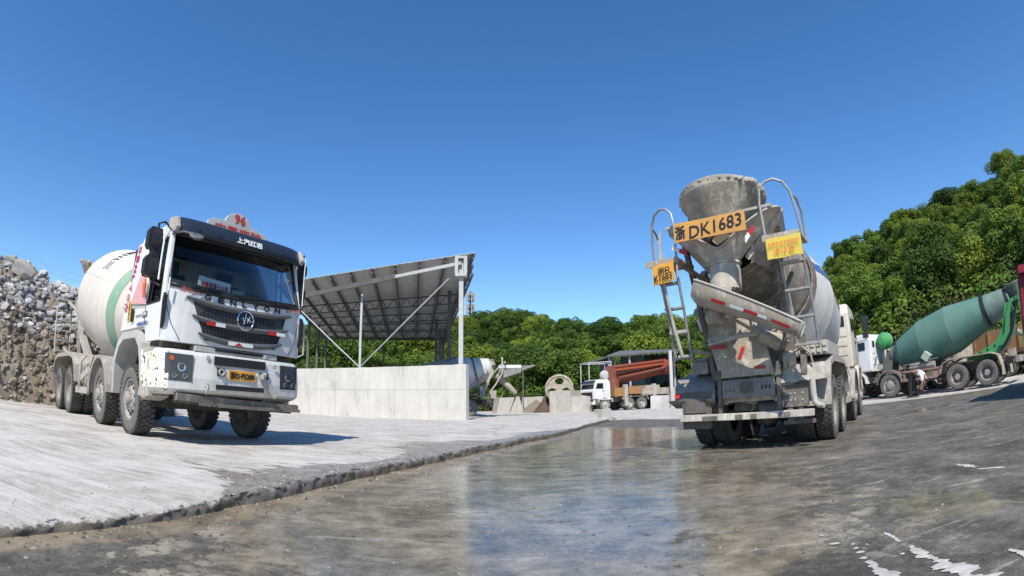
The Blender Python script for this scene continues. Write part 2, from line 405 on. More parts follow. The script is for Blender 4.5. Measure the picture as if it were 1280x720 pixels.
# ------------------------------------------------------------------ chassis shared by the mixers
def chassis(t, mat, mg, rear=-7.2, axles=AX, nf=2, lo=False, white=False, cab_end=-0.7):
    b = MB()
    for s in (-1, 1):
        b.box((s * 0.43 - 0.04, rear, 0.72), (s * 0.43 + 0.04, 1.0, 1.0))
        b.box((s * 0.43 - 0.06, rear + 0.1, 1.003), (s * 0.43 + 0.06, cab_end - 0.1, 1.09))
    for y in (0.9, -0.9, -2.8, -3.9, -5.5, rear + 0.04): b.box((-0.39, y - 0.05, 0.75), (0.39, y + 0.05, 0.97))
    b.obj('frame', mat, t)
    b = MB()
    for i, y in enumerate(axles):
        if y is None: continue
        b.cyl((-0.95, y, 0.5), (0.95, y, 0.5), 0.07, n=10)
        if i >= nf: b.lathe([(-0.2, 0.05), (-0.17, 0.17), (0, 0.23), (0.17, 0.17), (0.2, 0.05)], (0, y, 0.5), (1, 0, 0), 14)
        for s in (-1, 1):
            for k in range(4): b.box((s * 0.5 - 0.04, y - 0.62 + k * 0.09, 0.58 + k * 0.022), (s * 0.5 + 0.04, y + 0.62 - k * 0.09, 0.598 + k * 0.022))
    b.cyl((0, axles[1] or -1.9, 0.62), (0, axles[2], 0.56), 0.055, n=10)
    b.obj('axle', mDARK, t)
    for i, y in enumerate(axles):
        if y is None: continue
        for s in (-1, 1): wheel(t, s * (1.06 if i < nf else 1.08), y, i < nf, white, lo)
def arch_guard(b, y, s, r=0.68, a0=-8, a1=188, x0=0.86, x1=1.25, zc=0.53, th=0.03, n=16, mi=0):
    o = arc(y, zc, r + th, a0, a1, n); i = arc(y, zc, r, a0, a1, n)
    xa, xb = sorted((s * x0, s * x1))
    for k in range(n):
        b.prism([i[k], o[k], o[k + 1], i[k + 1]], 0, xa, xb, mi)
    # lip
    xl, xm = sorted((s * x1, s * (x1 + 0.012)))
    l = arc(y, zc, r - 0.03, a0, a1, n)
    for k in range(n): b.prism([l[k], o[k], o[k + 1], l[k + 1]], 0, xl, xm, mi)
def drum(t, prof, mats, o=(0, -1.55, 1.95), tilt=13, stripe=None, n=48, seam=None, name='drum'):
    ax = Vector((0, -math.cos(R_(tilt)), math.sin(R_(tilt))))
    b = MB(); b.lathe(prof, o, ax, n, ref=(0, 0, 1)); d = b.obj(name, mats, t)
    s = MB()
    for e in (prof[2:-1] if seam is None else seam):
        s.lathe([(e[0] - 0.010, e[1] + 0.0), (e[0] - 0.006, e[1] + 0.004), (e[0] + 0.006, e[1] + 0.004), (e[0] + 0.010, e[1] + 0.0)], o, ax, n)
    s.obj('weld_seam', mats[0] if isinstance(mats, list) else mats, d)
    def at(sd, ang, off=0.0):
        for k in range(len(prof) - 1):
            if prof[k][0] <= sd <= prof[k + 1][0]:
                f = (sd - prof[k][0]) / (prof[k + 1][0] - prof[k][0]); r = prof[k][1] * (1 - f) + prof[k + 1][1] * f; break
        else: r = prof[-1][1]
        p = (Vector((0, 0, 1)) - ax * ax.z).normalized(); q = ax.cross(p)
        # ang measured from the top towards the truck's right-hand side
        q = q if q.x > 0 else -q
        return Vector(o) + ax * sd + (p * math.cos(ang) + q * math.sin(ang)) * (r + off)
    return d, at
PROF = [(0.0, 0.35), (0.06, 0.62), (0.5, 0.95), (1.15, 1.17), (1.5, 1.2), (3.05, 1.2), (3.4, 1.15), (5.0, 0.66), (5.35, 0.58), (5.45, 0.55), (5.4, 0.5)]
def guards(t, mg, mflap=None, second=True, third=True, L=True):
    for s in (1, -1):
        if second:
            b = MB(); arch_guard(b, -1.9, s, 0.68, 5, 178); b.obj('mudguard', mg, t)
        b = MB()
        pts_o = [(-3.95, 0.78)] + arc(-4.85, 0.62, 0.78, 55, 90, 4)[::1]
        top = [(-4.02, 0.72), (-4.12, 1.08), (-4.38, 1.30), (-4.8, 1.37), (-6.4, 1.37), (-6.85, 1.28), (-7.06, 0.98), (-7.1, 0.6)]
        ins = [(-4.06, 0.72), (-4.16, 1.06), (-4.41, 1.265), (-4.81, 1.33), (-6.39, 1.33), (-6.82, 1.25), (-7.02, 0.97), (-7.06, 0.6)]
        xa, xb = sorted((s * 0.56, s * 1.25))
        for k in range(len(top) - 1): b.prism([ins[k], top[k], top[k + 1], ins[k + 1]], 0, xa, xb)
        xl, xm = sorted((s * 1.25, s * 1.265))
        lip = [(y, z - 0.05) if 0 < i < 7 else (y, z) for i, (y, z) in enumerate(ins)]
        for k in range(len(top) - 1): b.prism([lip[k], top[k], top[k + 1], lip[k + 1]], 0, xl, xm)
        b.obj('rear_mudguard', mg, t)
def side_clutter(t, mat, mat2):
    for s in (1, -1):
        b = MB()
        b.cyl((s * 0.82, -2.75, 0.78), (s * 0.82, -3.55, 0.78), 0.27, n=20)
        for y in (-2.9, -3.4): b.lathe([(0, 0.272), (0, 0.285), (0.04, 0.285), (0.04, 0.272)], (s * 0.82, y, 0.78), (0, -1, 0), 20)
        b.obj('fuel_tank', mat2, t)
        b = MB()
        b.tube([(s * 1.15, -2.72, 1.25), (s * 1.2, -2.78, 1.02), (s * 1.2, -2.85, 0.62), (s * 1.14, -3.05, 0.5)], 0.028)
        b.tube([(s * 1.1, -3.62, 1.28), (s * 1.2, -3.66, 1.15), (s * 1.2, -3.68, 0.55), (s * 1.1, -3.8, 0.46)], 0.028)
        b.cyl((s * 1.0, -3.75, 0.52), (s * 1.0, -3.75, 1.0), 0.11, n=14)
        b.cyl((s * 0.95, -3.95, 1.12), (s * 0.95, -2.7, 1.12), 0.06, n=10)
        b.obj('air_pipe', mat, t)
        b = MB()
        b.beam((s * 1.2, -2.75, 1.0), (s * 1.2, -3.6, 0.80), 0.03, 0.13); b.beam((s * 1.2, -2.95, 0.56), (s * 1.2, -4.05, 0.56), 0.03, 0.13)
        b.beam((s * 1.16, -3.0, 0.98), (s * 1.16, -3.05, 0.5), 0.04, 0.05); b.beam((s * 1.16, -3.9, 1.1), (s * 1.16, -3.95, 0.5), 0.04, 0.05)
        b.obj('side_guard', mPALE if mat is not mGREYD else mat, t)
def drum_supports(t, mat, tank=None, tankmat=None):
    b = MB()
    for s in (-1, 1):
        b.beam((s * 0.42, -1.05, 1.09), (s * 0.3, -1.1, 1.9), 0.16, 0.3); b.beam((s * 0.42, -1.65, 1.09), (s * 0.3, -1.25, 1.8), 0.1, 0.14)
        # rear pedestal
        b.beam((s * 0.45, -5.6, 1.09), (s * 0.62, -6.55, 2.0), 0.12, 0.22); b.beam((s * 0.45, -7.0, 1.05), (s * 0.64, -6.75, 2.05), 0.12, 0.18)
        b.beam((s * 0.62, -6.6, 2.0), (s * 0.66, -7.35, 2.9), 0.1, 0.16)
        b.cyl((s * 0.5, -6.3, 2.0), (s * 0.5, -6.55, 2.06), 0.13, n=14)
    b.box((-0.36, -1.3, 1.55), (0.36, -1.0, 2.1)); b.box((-0.66, -6.75, 1.85), (0.66, -6.5, 2.02))
    b.cyl((0, -1.3, 1.85), (0, -1.58, 1.95), 0.3, 0.34, n=16)
    b.obj('drum_pedestal', mat, t)
    if tank:
        b = MB(); b.lathe([(-0.55, 0.0), (-0.55, 0.2), (-0.48, 0.27), (0.48, 0.27), (0.55, 0.2), (0.55, 0.0)], (0, -0.98, 2.45 if tank is True else tank), (1, 0, 0), 18)
        b.obj('water_tank', tankmat or mat, t)
def hopper(t, m_out, m_in, y=-8.05, z=4.05, r=0.64):
    b = MB()
    prof = [(0, 0.24), (0.12, 0.3), (0.34, 0.46), (0.62, r - 0.03), (0.72, r), (0.725, r - 0.02), (0.62, r - 0.055), (0.34, 0.42), (0, 0.2)]
    ax = Vector((0, 0.22, 1)).normalized()
    b.lathe(prof, Vector((0, y + 0.12, z - 0.62)), ax, 32)
    o = b.obj('hopper', m_out, t)
    # hardened concrete crusting the rim
    rnd = random.Random(5); b = MB(); base = Vector((0, y + 0.12, z - 0.62))
    p = (Vector((1, 0, 0)) - ax * ax.x).normalized(); q = ax.cross(p)
    for k in range(46):
        a = 2 * PI * k / 46 + rnd.uniform(-0.05, 0.05)
        big = math.exp(-((a - 0.5) % (2 * PI)) ** 2 * 2.0) + math.exp(-((a - 5.9) ** 2) * 3.0)
        c = base + ax * (0.7 + rnd.uniform(-0.03, 0.02)) + (p * math.cos(a) + q * math.sin(a)) * (r - 0.01)
        blob(b, c, 0.012 + 0.012 * rnd.random() + 0.065 * big * rnd.random(), rnd)
    b.lathe([(0.70, r - 0.01), (0.735, r - 0.01), (0.735, r - 0.03)], base, ax, 32)
    b.obj('concrete_crust', mPALE, o, split=False)
    return o
def blob(b, c, r, rnd, sq=(1, 1, 1), mi=0, sub=1):
    bm = bmesh.new(); bmesh.ops.create_icosphere(bm, subdivisions=sub, radius=1)
    vs = []
    for v in bm.verts:
        k = r * rnd.uniform(0.7, 1.25); vs.append((c[0] + v.co.x * k * sq[0], c[1] + v.co.y * k * sq[1], c[2] + v.co.z * k * sq[2]))
    b.add(vs, [tuple(v.index for v in f.verts) for f in bm.faces], mi); bm.free()
def tape(b, a, c, w, up, mi0=0, mi1=1, k=2, gap=0.0, off=0.004):
    """red and white reflective strip from a to c"""
    a = Vector(a); c = Vector(c); d = (c - a); u = Vector(up).normalized() * w / 2; nn = d.cross(u).normalized() * off
    for i in range(k):
        p0 = a + d * (i / k); p1 = a + d * ((i + 1) / k - gap)
        b.quad(p0 - u + nn, p1 - u + nn, p1 + u + nn, p0 + u + nn, 0.003, (mi0, mi1)[i % 2])
# ------------------------------------------------------------------ the white mixer truck on the left
def taper(mb, z0=1.95, k=0.055, h=1.1):
    for i, (x, y, z) in enumerate(mb.v):
        if z > z0: mb.v[i] = (x * (1 - k * min(1, (z - z0) / h)), y, z)
    return mb
def mesh_pattern_mat():
    m, t, b = nt('honeycomb_grille'); v = coords(t, (1.0, 1, 1.9))
    vo = N(t, 'ShaderNodeTexVoronoi', feature='DISTANCE_TO_EDGE'); vo.inputs['Scale'].default_value = 17; vo.inputs['Randomness'].default_value = 0.0
    sh = coords(t, (1, 1, 1.7)); lk(t, sh, vo.inputs['Vector'])
    r = ramp(t, vo.outputs['Distance'], [(0.0, (0.05, 0.053, 0.056)), (0.08, (0.05, 0.053, 0.056)), (0.13, (0.006, 0.006, 0.007))]); lk(t, r.outputs[0], b.inputs['Base Color']); b.inputs['Roughness'].default_value = 0.45
    return m
def chipped_mat():
    m, t, b = nt('cracked_white_bumper'); v = coords(t)
    vo = N(t, 'ShaderNodeTexVoronoi', feature='DISTANCE_TO_EDGE'); vo.inputs['Scale'].default_value = 7
    w = t.nodes.new('ShaderNodeVectorMath'); w.operation = 'ADD'; nz = N(t, 'ShaderNodeTexNoise'); nz.inputs['Scale'].default_value = 5; nz.inputs['Detail'].default_value = 4
    lk(t, v, nz.inputs['Vector']); lk(t, v, w.inputs[0]); lk(t, nz.outputs['Color'], w.inputs[1]); lk(t, w.outputs[0], vo.inputs['Vector'])
    big = ramp(t, noise_(t, v, 3.5, 4), [(0.48, 0.0), (0.56, 1.0)])
    cr = ramp(t, vo.outputs['Distance'], [(0.0, 1.0), (0.035, 0.0)])
    chips = ramp(t, noise_(t, v, 11, 3, 0.6), [(0.60, 0.0), (0.63, 1.0)])
    f = math_(t, 'MAXIMUM', math_(t, 'MULTIPLY', cr.outputs[0], big.outputs[0]), chips.outputs[0])
    yel = mixc(t, ramp(t, noise_(t, v, 2.5, 3), [(0.4, 0.0), (0.65, 1.0)]).outputs[0], (0.7, 0.69, 0.66), (0.7, 0.66, 0.48))
    lk(t, mixc(t, f, yel, (0.03, 0.03, 0.03)), b.inputs['Base Color']); b.inputs['Roughness'].default_value = 0.5
    return m
def stripes_mat():
    m, t, b = nt('red_line_graphic'); v = coords(t, (1, 1, 1), (R_(18), 0, 0)); wv = N(t, 'ShaderNodeTexWave', wave_type='BANDS', bands_direction='Z'); wv.inputs['Scale'].default_value = 9
    lk(t, v, wv.inputs['Vector']); r = ramp(t, wv.outputs['Fac'], [(0.45, (0.72, 0.7, 0.7)), (0.6, (0.6, 0.07, 0.08))]); lk(t, r.outputs[0], b.inputs['Base Color']); b.inputs['Roughness'].default_value = 0.3
    return m
def left_truck():
    t = thing('concrete_mixer_truck', 'white concrete mixer truck with black visor and 96 sign on its roof, front facing us', 'mixer truck', (-5.116, 7.551, 0.19), 120.84)
    chassis(t, mBEIGE, mBEIGE)
    guards(t, mBEIGE); side_clutter(t, mBEIGE, mBEIGE); drum_supports(t, mBEIGE)
    d, at = drum(t, [(0.0, 0.35), (0.06, 0.62), (0.5, 0.97), (1.15, 1.2), (1.5, 1.235), (3.05, 1.235), (3.4, 1.18), (5.0, 0.68), (5.35, 0.6), (5.45, 0.56), (5.4, 0.5)], mDRUML, o=(0, -1.55, 1.98))
    b = MB(); ax = Vector((0, -math.cos(R_(13)), math.sin(R_(13))))
    b.lathe([(0.5, .96), (0.505, .985), (0.78, 1.08), (0.785, 1.06)], (0, -1.55, 1.98), ax, 48); b.obj('green_band', mSTRIPE, d)
    b = MB()
    for a in (0.9, 2.4, -0.9, -2.4):
        b.tube([at(0.5 + 2.85 * i / 20, a + 0.25, 0.003) for i in range(21)], 0.007, 4)
    b.obj('plate_seam', mDRUML, d)
    letters('三川建', mBLKP, d, (0, 0, 0), 0.9, 0.42, (0, -1, 0), (0, 0, 1), bold=0.008, wrap=lambda u, q: at(1.75 - q, 0.62 - u / 1.24, 0.006))
    hopper(t, mGREYD, mGREYD)
    b = MB()   # rear ladder beside the hopper
    for s in (1, -1):
        for x in (0.7, 1.16): b.tube([(s * x, -7.95, 2.9), (s * (x + 0.02), -7.55, 1.48)], 0.022, 6)
        for k in range(5):
            z = 2.62 - k * 0.28; y = -7.95 + (2.9 - z) * 0.28; b.box((s * 0.93 - 0.23, y - 0.08, z - 0.015), (s * 0.93 + 0.23, y + 0.06, z + 0.015))
        b.box((s * 0.93 - 0.26, -8.2, 2.88), (s * 0.93 + 0.26, -7.6, 2.92)); b.beam((s * 0.9, -7.7, 2.9), (s * 0.6, -6.9, 2.5), 0.06, 0.06); b.beam((s * 0.9, -7.6, 1.6), (s * 0.6, -7.0, 1.2), 0.06, 0.06)
    b.obj('ladder', mPALE, t)
    # --- cab
    b = MB()
    for s in (1, -1):
        xa, xb = sorted((s * 1.15, s * 1.195))
        for poly in ([(-.72, 1.6), (.55, 1.6), (.55, 3.0), (-.42, 3.0)], [(.55, 1.6), (.56, 1.6), (.66, 1.37), (1.26, 1.37), (1.3, 1.9), (.55, 1.9)],
                     [(1.13, 1.9), (1.3, 1.9), (1.29, 2.03), (1.15, 2.9), (1.0, 2.86)], [(.55, 2.86), (1.0, 2.86), (1.15, 2.9), (1.1, 3.0), (.55, 3.0)]):
            b.prism(poly, 0, xa, xb)
    b.prism([(1.16, 2.9), (1.12, 3.04), (0.95, 3.1), (-.3, 3.11), (-.43, 3.0), (-.4, 2.96), (1.1, 2.96)], 0, -1.149, 1.149)
    b.quad((-1.149, -.72, 1.6), (1.149, -.72, 1.6), (1.149, -.42, 3.0), (-1.149, -.42, 3.0), 0.04)
    b.box((-1.149, -.68, 1.56), (1.149, 0.9, 1.6))
    cab = taper(b).obj('cab_body', mWHITE, t, merge=False, bevel=0)
    # fascia: curved front panel
    def fy(x, z): return 1.40 - 0.02 * max(0, z - 1.6) * 2 - 0.12 * abs(x / 1.2) ** 5 - 0.02 * (x / 1.2) ** 2
    b = MB(); rows = []
    zs = [1.36, 1.37, 1.45, 1.6, 1.75, 1.9, 1.98, 2.05, 2.10, 2.15]
    for z in zs:
        lim = 1.2 if z > 1.9 else 1.2
        dip = lambda x: -0.05 * (1 - (x / 1.2) ** 2)
        rows.append([(x, fy(x, z), (z + (dip(x) if z > 2.0 else 0))) for x in [-1.2 + 2.4 * i / 32 for i in range(33)]])
    rows = [[(x, y - 0.06, z) for x, y, z in rows[0]]] + rows + [[(x, y - 0.08, z) for x, y, z in rows[-1]]]
    b.grid(rows); fas = b.obj('front_panel', mWHITE, t)
    b = MB()   # panel gaps
    for s in (1, -1):
        pts = [(s * 1.165, 2.02), (s * 1.15, 1.85), (s * 1.07, 1.6), (s * 0.93, 1.38)]
        b.tube([(x, fy(x, z) + 0.002, z) for x, z in pts], 0.006, 5)
        b.tube([(s * 1.197, 0.53, 1.62), (s * 1.197, 0.53, 1.9), (s * 1.16, 0.5, 2.9)], 0.006, 5)
        b.tube([(s * 1.197, -0.7, 1.97), (s * 1.198, 0.0, 1.93), (s * 1.198, 0.5, 1.9)], 0.005, 5)
        b.tube([(s * 1.197, 1.25, 1.4), (s * 1.197, 1.25, 1.95)], 0.006, 5)
    b.obj('door_gap', mBLACK, cab)
    for s in (1, -1):
        b = MB(); b.prism([(0.5, 1.9), (1.22, 1.9), (1.27, 1.78), (0.62, 1.74)], 0, *sorted((s * 1.196, s * 1.2))); b.box(*[tuple(p) for p in zip(*[sorted((s * 1.2, s * 1.23)), (0.62, 0.82), (1.78, 1.84)])]) if False else None
        b = MB(); x0, x1 = sorted((s * 1.197, s * 1.225)); b.box((x0, -0.12, 1.70), (x1, -0.02, 1.90)); b.obj('door_handle', mBLACK, cab, bevel=0.01)
        b = MB(); b.prism([(1.27, 1.52), (1.33, 1.62), (1.35, 1.96), (1.30, 2.0), (1.265, 1.9)], 0, *sorted((s * 1.17, s * 1.215))); b.obj('air_vane', mBLACK, cab)
        b = MB(); b.prism([(.57, 1.91), (1.13, 1.91), (1.02, 2.84), (.57, 2.84)], 0, *sorted((s * 1.165, s * 1.175))); taper(b).obj('side_window', mGLASSD if s > 0 else mGLASS, cab)
        b = MB()
        for p, q in (((.57, 1.91), (1.13, 1.91)), ((1.13, 1.91), (1.02, 2.84)), ((1.02, 2.84), (.57, 2.84)), ((.57, 2.84), (.57, 1.91)), ((.72, 1.91), (.72, 2.84))):
            b.beam((s * 1.185, *p), (s * 1.185, *q), 0.03, 0.03, up=(1, 0, 0))
        taper(b).obj('window_seal', mBLACK, cab)
    # windscreen
    b = MB(); rows = []
    for k in range(7):
        f = k / 6; z = 2.135 + 0.755 * f
        rows.append([(x * (1.13 - 0.045 * f), 1.375 - 0.2 * f - 0.10 * abs(x) ** 4, z - 0.05 * (1 - x * x) * (1 - f)) for x in [-1 + 2 * i / 20 for i in range(21)]])
    b.grid(rows); b.obj('windscreen', mGLASS, cab, recalc=False)
    b = MB()
    b.tube([(x, y + 0.006, z) for x, y, z in rows[0]] + [(rows[k][-1][0], rows[k][-1][1] + 0.004, rows[k][-1][2]) for k in range(7)] + [(x, y + 0.004, z) for x, y, z in reversed(rows[6])] + [(rows[k][0][0], rows[k][0][1] + 0.004, rows[k][0][2]) for k in range(6, -1, -1)], 0.03, 6)
    b.grid([[(x, y + 0.012, z - 0.02) for x, y, z in rows[0]], [(x, y + 0.008, z + 0.075) for x, y, z in rows[0]]], 0)
    b.obj('windscreen_surround', mBLACK, cab)
    b = MB()
    for x0 in (0.75, 0.05, -0.5): b.tube([(x0, 1.41, 2.10), (x0 - 0.2, 1.40, 2.13), (x0 - 0.4, 1.385, 2.15)], 0.009, 5); b.beam((x0 + 0.1, 1.39, 2.135), (x0 - 0.45, 1.38, 2.165), 0.01, 0.02)
    b.obj('wiper', mBLACK, cab)
    # interior
    b = MB(); b.box((-1.1, 0.85, 1.7), (1.1, 1.2, 2.1)); b.prism([(0.6, 1.61), (0.85, 1.61), (0.85, 2.02), (0.72, 2.0)], 0, -1.1, 1.1); b.box((-1.12, -0.62, 1.61), (1.12, -0.5, 2.95)); b.box((-0.25, 0.8, 2.1), (0.2, 1.1, 2.17)); b.box((-1.1, -.4, 2.93), (1.1, 1.05, 2.95))
    b.obj('dashboard', mINT, cab)
    for x in (0.55, -0.55):
        b = MB(); b.box((x - 0.27, -0.25, 1.61), (x + 0.27, 0.3, 2.05)); b.box((x - 0.27, -0.35, 2.05), (x + 0.27, -0.18, 2.62)); b.box((x - 0.15, -0.34, 2.64), (x + 0.15, -0.22, 2.84)); b.obj('seat', mSEAT, cab, bevel=0.03)
    b = MB(); b.lathe([(math.cos(a) * 0.018, 0.23 + math.sin(a) * 0.018) for a in [2 * PI * i / 8 for i in range(9)]], (-0.55, 0.72, 2.14), (0, -0.7, 0.7), 20); b.obj('steering_wheel', mBLACK, cab)
    b = MB(); b.box((0.06, 1.12, 2.16), (0.62, 1.13, 2.36), rot=Matrix.Rotation(R_(-3), 3, 'Y')); cd = b.obj('paper_notice', mWHTP, cab)
    letters('中磊混凝土公司', mREDP, cd, (0.34, 1.133, 2.25), 0.46, 0.09, (-1, 0, -0.04), (0, 0, 1), bold=0.003)
    b = MB(); b.box((-0.2, 1.10, 2.13), (0.02, 1.12, 2.27)); b.obj('card', plain('card_grey', (0.25, 0.27, 0.27), .5), cab)
    # visor
    b = MB(); rows = []
    for (dy, z) in ((0.02, 3.12), (0.10, 3.125), (0.16, 3.09), (0.2, 2.98), (0.24, 2.87), (0.22, 2.855), (0.08, 2.88)):
        rows.append([(x * 1.16, 1.15 + dy - 0.13 * abs(x) ** 6, z) for x in [-1 + 2 * i / 28 for i in range(29)]])
    b.grid(rows); vis = b.obj('sun_visor', mVISOR, cab, recalc=False)
    letters('上汽红岩', mWHTP, vis, (-0.06, 1.375, 2.965), 0.46, 0.095, (-1, 0, 0), (0, 0.3, -1) if False else (0, -0.25, 1), bold=0.005)
    b = MB()
    for x in (0.8, -0.72, 0.45, -0.4): b.cyl((x, 1.34, 2.95), (x, 1.385, 2.94), 0.012, n=8)
    b.obj('marker_lamp', mBLACK, vis)
    for s in (1, -1):
        b = MB(); b.prism([(0.98, 3.0), (1.28, 2.86), (1.34, 2.93), (1.25, 3.1), (1.0, 3.13)], 0, *sorted((s * 1.1, s * 1.175))); b.obj('corner_lamp', mPALE, cab, bevel=0.02)
    # roof sign 96
    b = MB(); poly = [(-0.56, 3.1), (0.56, 3.1), (0.56, 3.25), (0.45, 3.31), (0.3, 3.31)] + [(0.02 + 0.24 * math.cos(a), 3.31 + 0.17 * math.sin(a)) for a in [PI * i / 10 for i in range(11)]] + [(-0.35, 3.29), (-0.5, 3.25), (-0.56, 3.22)]
    b.prism(poly, 1, 1.02, 1.07); sg = b.obj('roof_sign', mWHITE2, cab, bevel=0.006)
    letters('96', mREDP, sg, (0.0, 1.071, 3.385), 0.2, 0.145, (-1, 0, 0), (0, 0, 1), bold=0.006)
    letters('中磊商砼', mREDP, sg, (0.0, 1.071, 3.19), 0.86, 0.11, (-1, 0, 0), (0, 0, 1), bold=0.004)
    # grille
    b = MB(); gp = [(-0.9, 1.97), (0.82, 1.97), (0.72, 1.72), (0.6, 1.42), (-0.7, 1.42), (-0.82, 1.7)]
    b.grid([[(x, fy(x, z) + 0.008, z) for x in [a + (c - a) * i / 14 for i in range(15)]] for z, a, c in ((1.955, -.86, .78), (1.83, -.82, .73), (1.7, -.78, .68), (1.57, -.72, .62), (1.43, -.66, .56))], 0)
    gr = b.obj('grille', mesh_pattern_mat(), t, recalc=False)
    for i, (z, xl, xr, sw) in enumerate(((1.94, 0.88, -0.98, 0.05), (1.69, 0.78, -0.9, 0.06), (1.46, 0.67, -0.78, 0.06))):
        b = MB(); rows = []
        for (dz, dy) in ((-0.045, 0.0), (-0.04, 0.03), (0.0, 0.055), (0.035, 0.045), (0.04, 0.0)):
            row = []
            for k in range(25):
                f = k / 24; x = xl + (xr - xl) * f; e = abs(2 * f - 1)
                zz = z + sw * e ** 3 - 0.02 * (1 - e * e) + dz * (1 - 0.65 * e ** 6)
                row.append((x, fy(x, min(zz, 2.0)) + 0.006 + dy * (1 - 0.5 * e ** 8), zz))
            rows.append(row)
        b.grid(rows, 0, False); b.obj('grille_bar', mGRILL, gr, recalc=True)
    b = MB()
    for x, z, w in ((0.5, 1.665, 0.15), (-0.56, 1.665, 0.15)):
        y = fy(x, z) + 0.066; b.box((x - w / 2, y, z - .028), (x + w / 2, y + .004, z + .028), 0); b.box((x - w / 2 - 0.16, y, z - .026), (x - w / 2, y + .004, z + .026), 1)
    y = fy(0, 1.44) + 0.06; b.box((-0.22, y, 1.405), (0.2, y + .004, 1.46), 1); b.prism([(-0.05, 1.41), (0.1, 1.41), (0.02, 1.455)], 1, y + .004, y + .007, 0)
    b.obj('reflective_strip', [mREDT, mWHT], gr)
    b = MB(); c = Vector((-0.07, fy(0, 1.8) + 0.05, 1.79))
    b.lathe([(-0.03, 0.118), (0.018, 0.126), (0.026, 0.135), (0.018, 0.148), (-0.03, 0.152)], c, (0, 1, 0), 32); em = b.obj('emblem_ring', mCHROME, gr)
    b = MB(); b.cyl(c + Vector((0, -0.02, 0)), c + Vector((0, 0.004, 0)), 0.12, n=28); b.obj('emblem_back', mBLACK, em)
    b = MB()
    for p in ([(0.085, 0.01), (0.05, 0.04), (0.02, -0.03)], [(0.02, -0.03), (-0.005, 0.105)], [(0.03, -0.06), (0.0, 0.05), (-0.03, 0.04), (-0.035, -0.03)], [(-0.035, -0.03), (-0.075, 0.07)], [(-0.06, 0.03), (-0.085, -0.02), (-0.1, 0.0)]):
        b.tube([c + Vector((x, 0.014, z)) for x, z in p], 0.011, 6)
    b.obj('emblem_mark', mCHROME, em)
    for k, (ch, x) in enumerate(zip('GENLYON', (0.555, 0.33, 0.13, -0.07, -0.27, -0.475, -0.68))):
        z = 2.035 - 0.012 * (1 - (x / 0.7) ** 2); letters(ch, mBLKP, fas, (x, fy(x, z), z - 0.0), 0.095 if ch != 'L' else 0.075, 0.075, (-1, 0, 0), (0, 0, 1), bold=0.006, th=0.008)
    letters('遵守交规', mREDF, fas, (0.80, fy(0.8, 2.0) + 0.012, 2.075), 0.40, 0.08, (-1, -0.06, 0), (0, 0, 1), bold=0.0005, th=0.006)
    letters('安全行车', mREDF, fas, (-0.93, fy(-0.93, 2.0) + 0.012, 2.075), 0.37, 0.075, (-1, 0.14, 0), (0, 0, 1), bold=0.0005, th=0.006)
    # side graphics
    for s in (1,):
        letters('GENLYON', mPINKP, cab, (1.19, -0.42, 2.42), 1.02, 0.13, (0, 0.26, 1), (0, -1, 0.26), bold=0.008, th=0.012) if False else None
        for k, ch in enumerate('GENLYON'):
            z = 2.9 - k * 0.155; y = -0.30 - k * 0.035; x = 1.195 * (1 - .055 * max(0, (z - 1.95) / 1.1))
            letters(ch, mPINKP, cab, (x, y, z), 0.11, 0.13, (0, 0.0, -1), (0, 1, 0), bold=0.008, th=0.006)
        b = MB(); b.prism([(-0.28, 2.0), (0.5, 1.92), (0.2, 2.5)], 0, 1.185, 1.199); b.obj('line_graphic', stripes_mat(), cab)
        b = MB(); b.box((1.195, -0.36, 1.72), (1.2, -0.22, 2.05)); lab = b.obj('yellow_sticker', mYEL2, cab)
        letters('限载安全', mREDP, lab, (1.2, -0.29, 1.88), 0.28, 0.08, (0, 0, -1), (0, 1, 0), bold=0.002)
        b = MB(); b.box((1.198, 0.42, 1.73), (1.203, 0.64, 1.81)); bd = b.obj('model_badge', mGRILL, cab)
        letters('390', mWHTP, bd, (1.203, 0.53, 1.77), 0.16, 0.05, (0, 1, 0), (0, 0, 1), bold=0.003)
        letters('HONGYAN', mGRILL, cab, (1.197, 0.24, 1.77), 0.3, 0.035, (0, 1, 0), (0, 0, 1), bold=0.001)
        letters('中磊商品混凝土', mBLUEP, cab, (1.197, 0.45, 1.64), 0.52, 0.06, (0, 1, 0), (0, 0, 1), bold=0.002)
        b = MB(); b.tube([(1.22, 0.42, 2.3), (1.24, 0.47, 2.2), (1.23, 0.46, 2.02)], [0.02, 0.035, 0.012], 6); b.obj('orange_ribbon', mLENSO, cab)
    # mirrors
    for s in (1, -1):
        dy = 0 if s > 0 else .25; b = MB()
        b.tube([(s * 1.14, 1.0, 2.98), (s * 1.24, 1.02, 3.04), (s * 1.3, 0.92, 3.03), (s * 1.3, 0.9, 2.2), (s * 1.19, 1.05, 2.12)], 0.02, 6)
        for z0, z1 in ((2.63, 2.95), (2.24, 2.54)):
            b.prism([(s * 1.2, z0 + 0.02), (s * 1.22, z0 - 0.01), (s * 1.42, z0), (s * 1.45, z0 + 0.05), (s * 1.45, z1 - 0.06), (s * 1.41, z1), (s * 1.24, z1 - 0.01)], 1, 0.84, 0.98)
            b.prism([(0.98, z0 + 0.03), (1.05, z0 + 0.1), (1.05, z1 - 0.1), (0.98, z1 - 0.03)], 0, *sorted((s * 1.25, s * 1.4)))
        b.box((s * 1.32 - 0.05, 0.86, 2.5), (s * 1.32 + 0.05, 0.98, 2.66)); b.v = [(x if s > 0 or x > -1.19 else -1.19 + (x + 1.19) * .34, y + dy * (abs(x) > 1.18), z) for x, y, z in b.v]; mi = b.obj('mirror', mBLACK, cab, bevel=0.015, split=False)
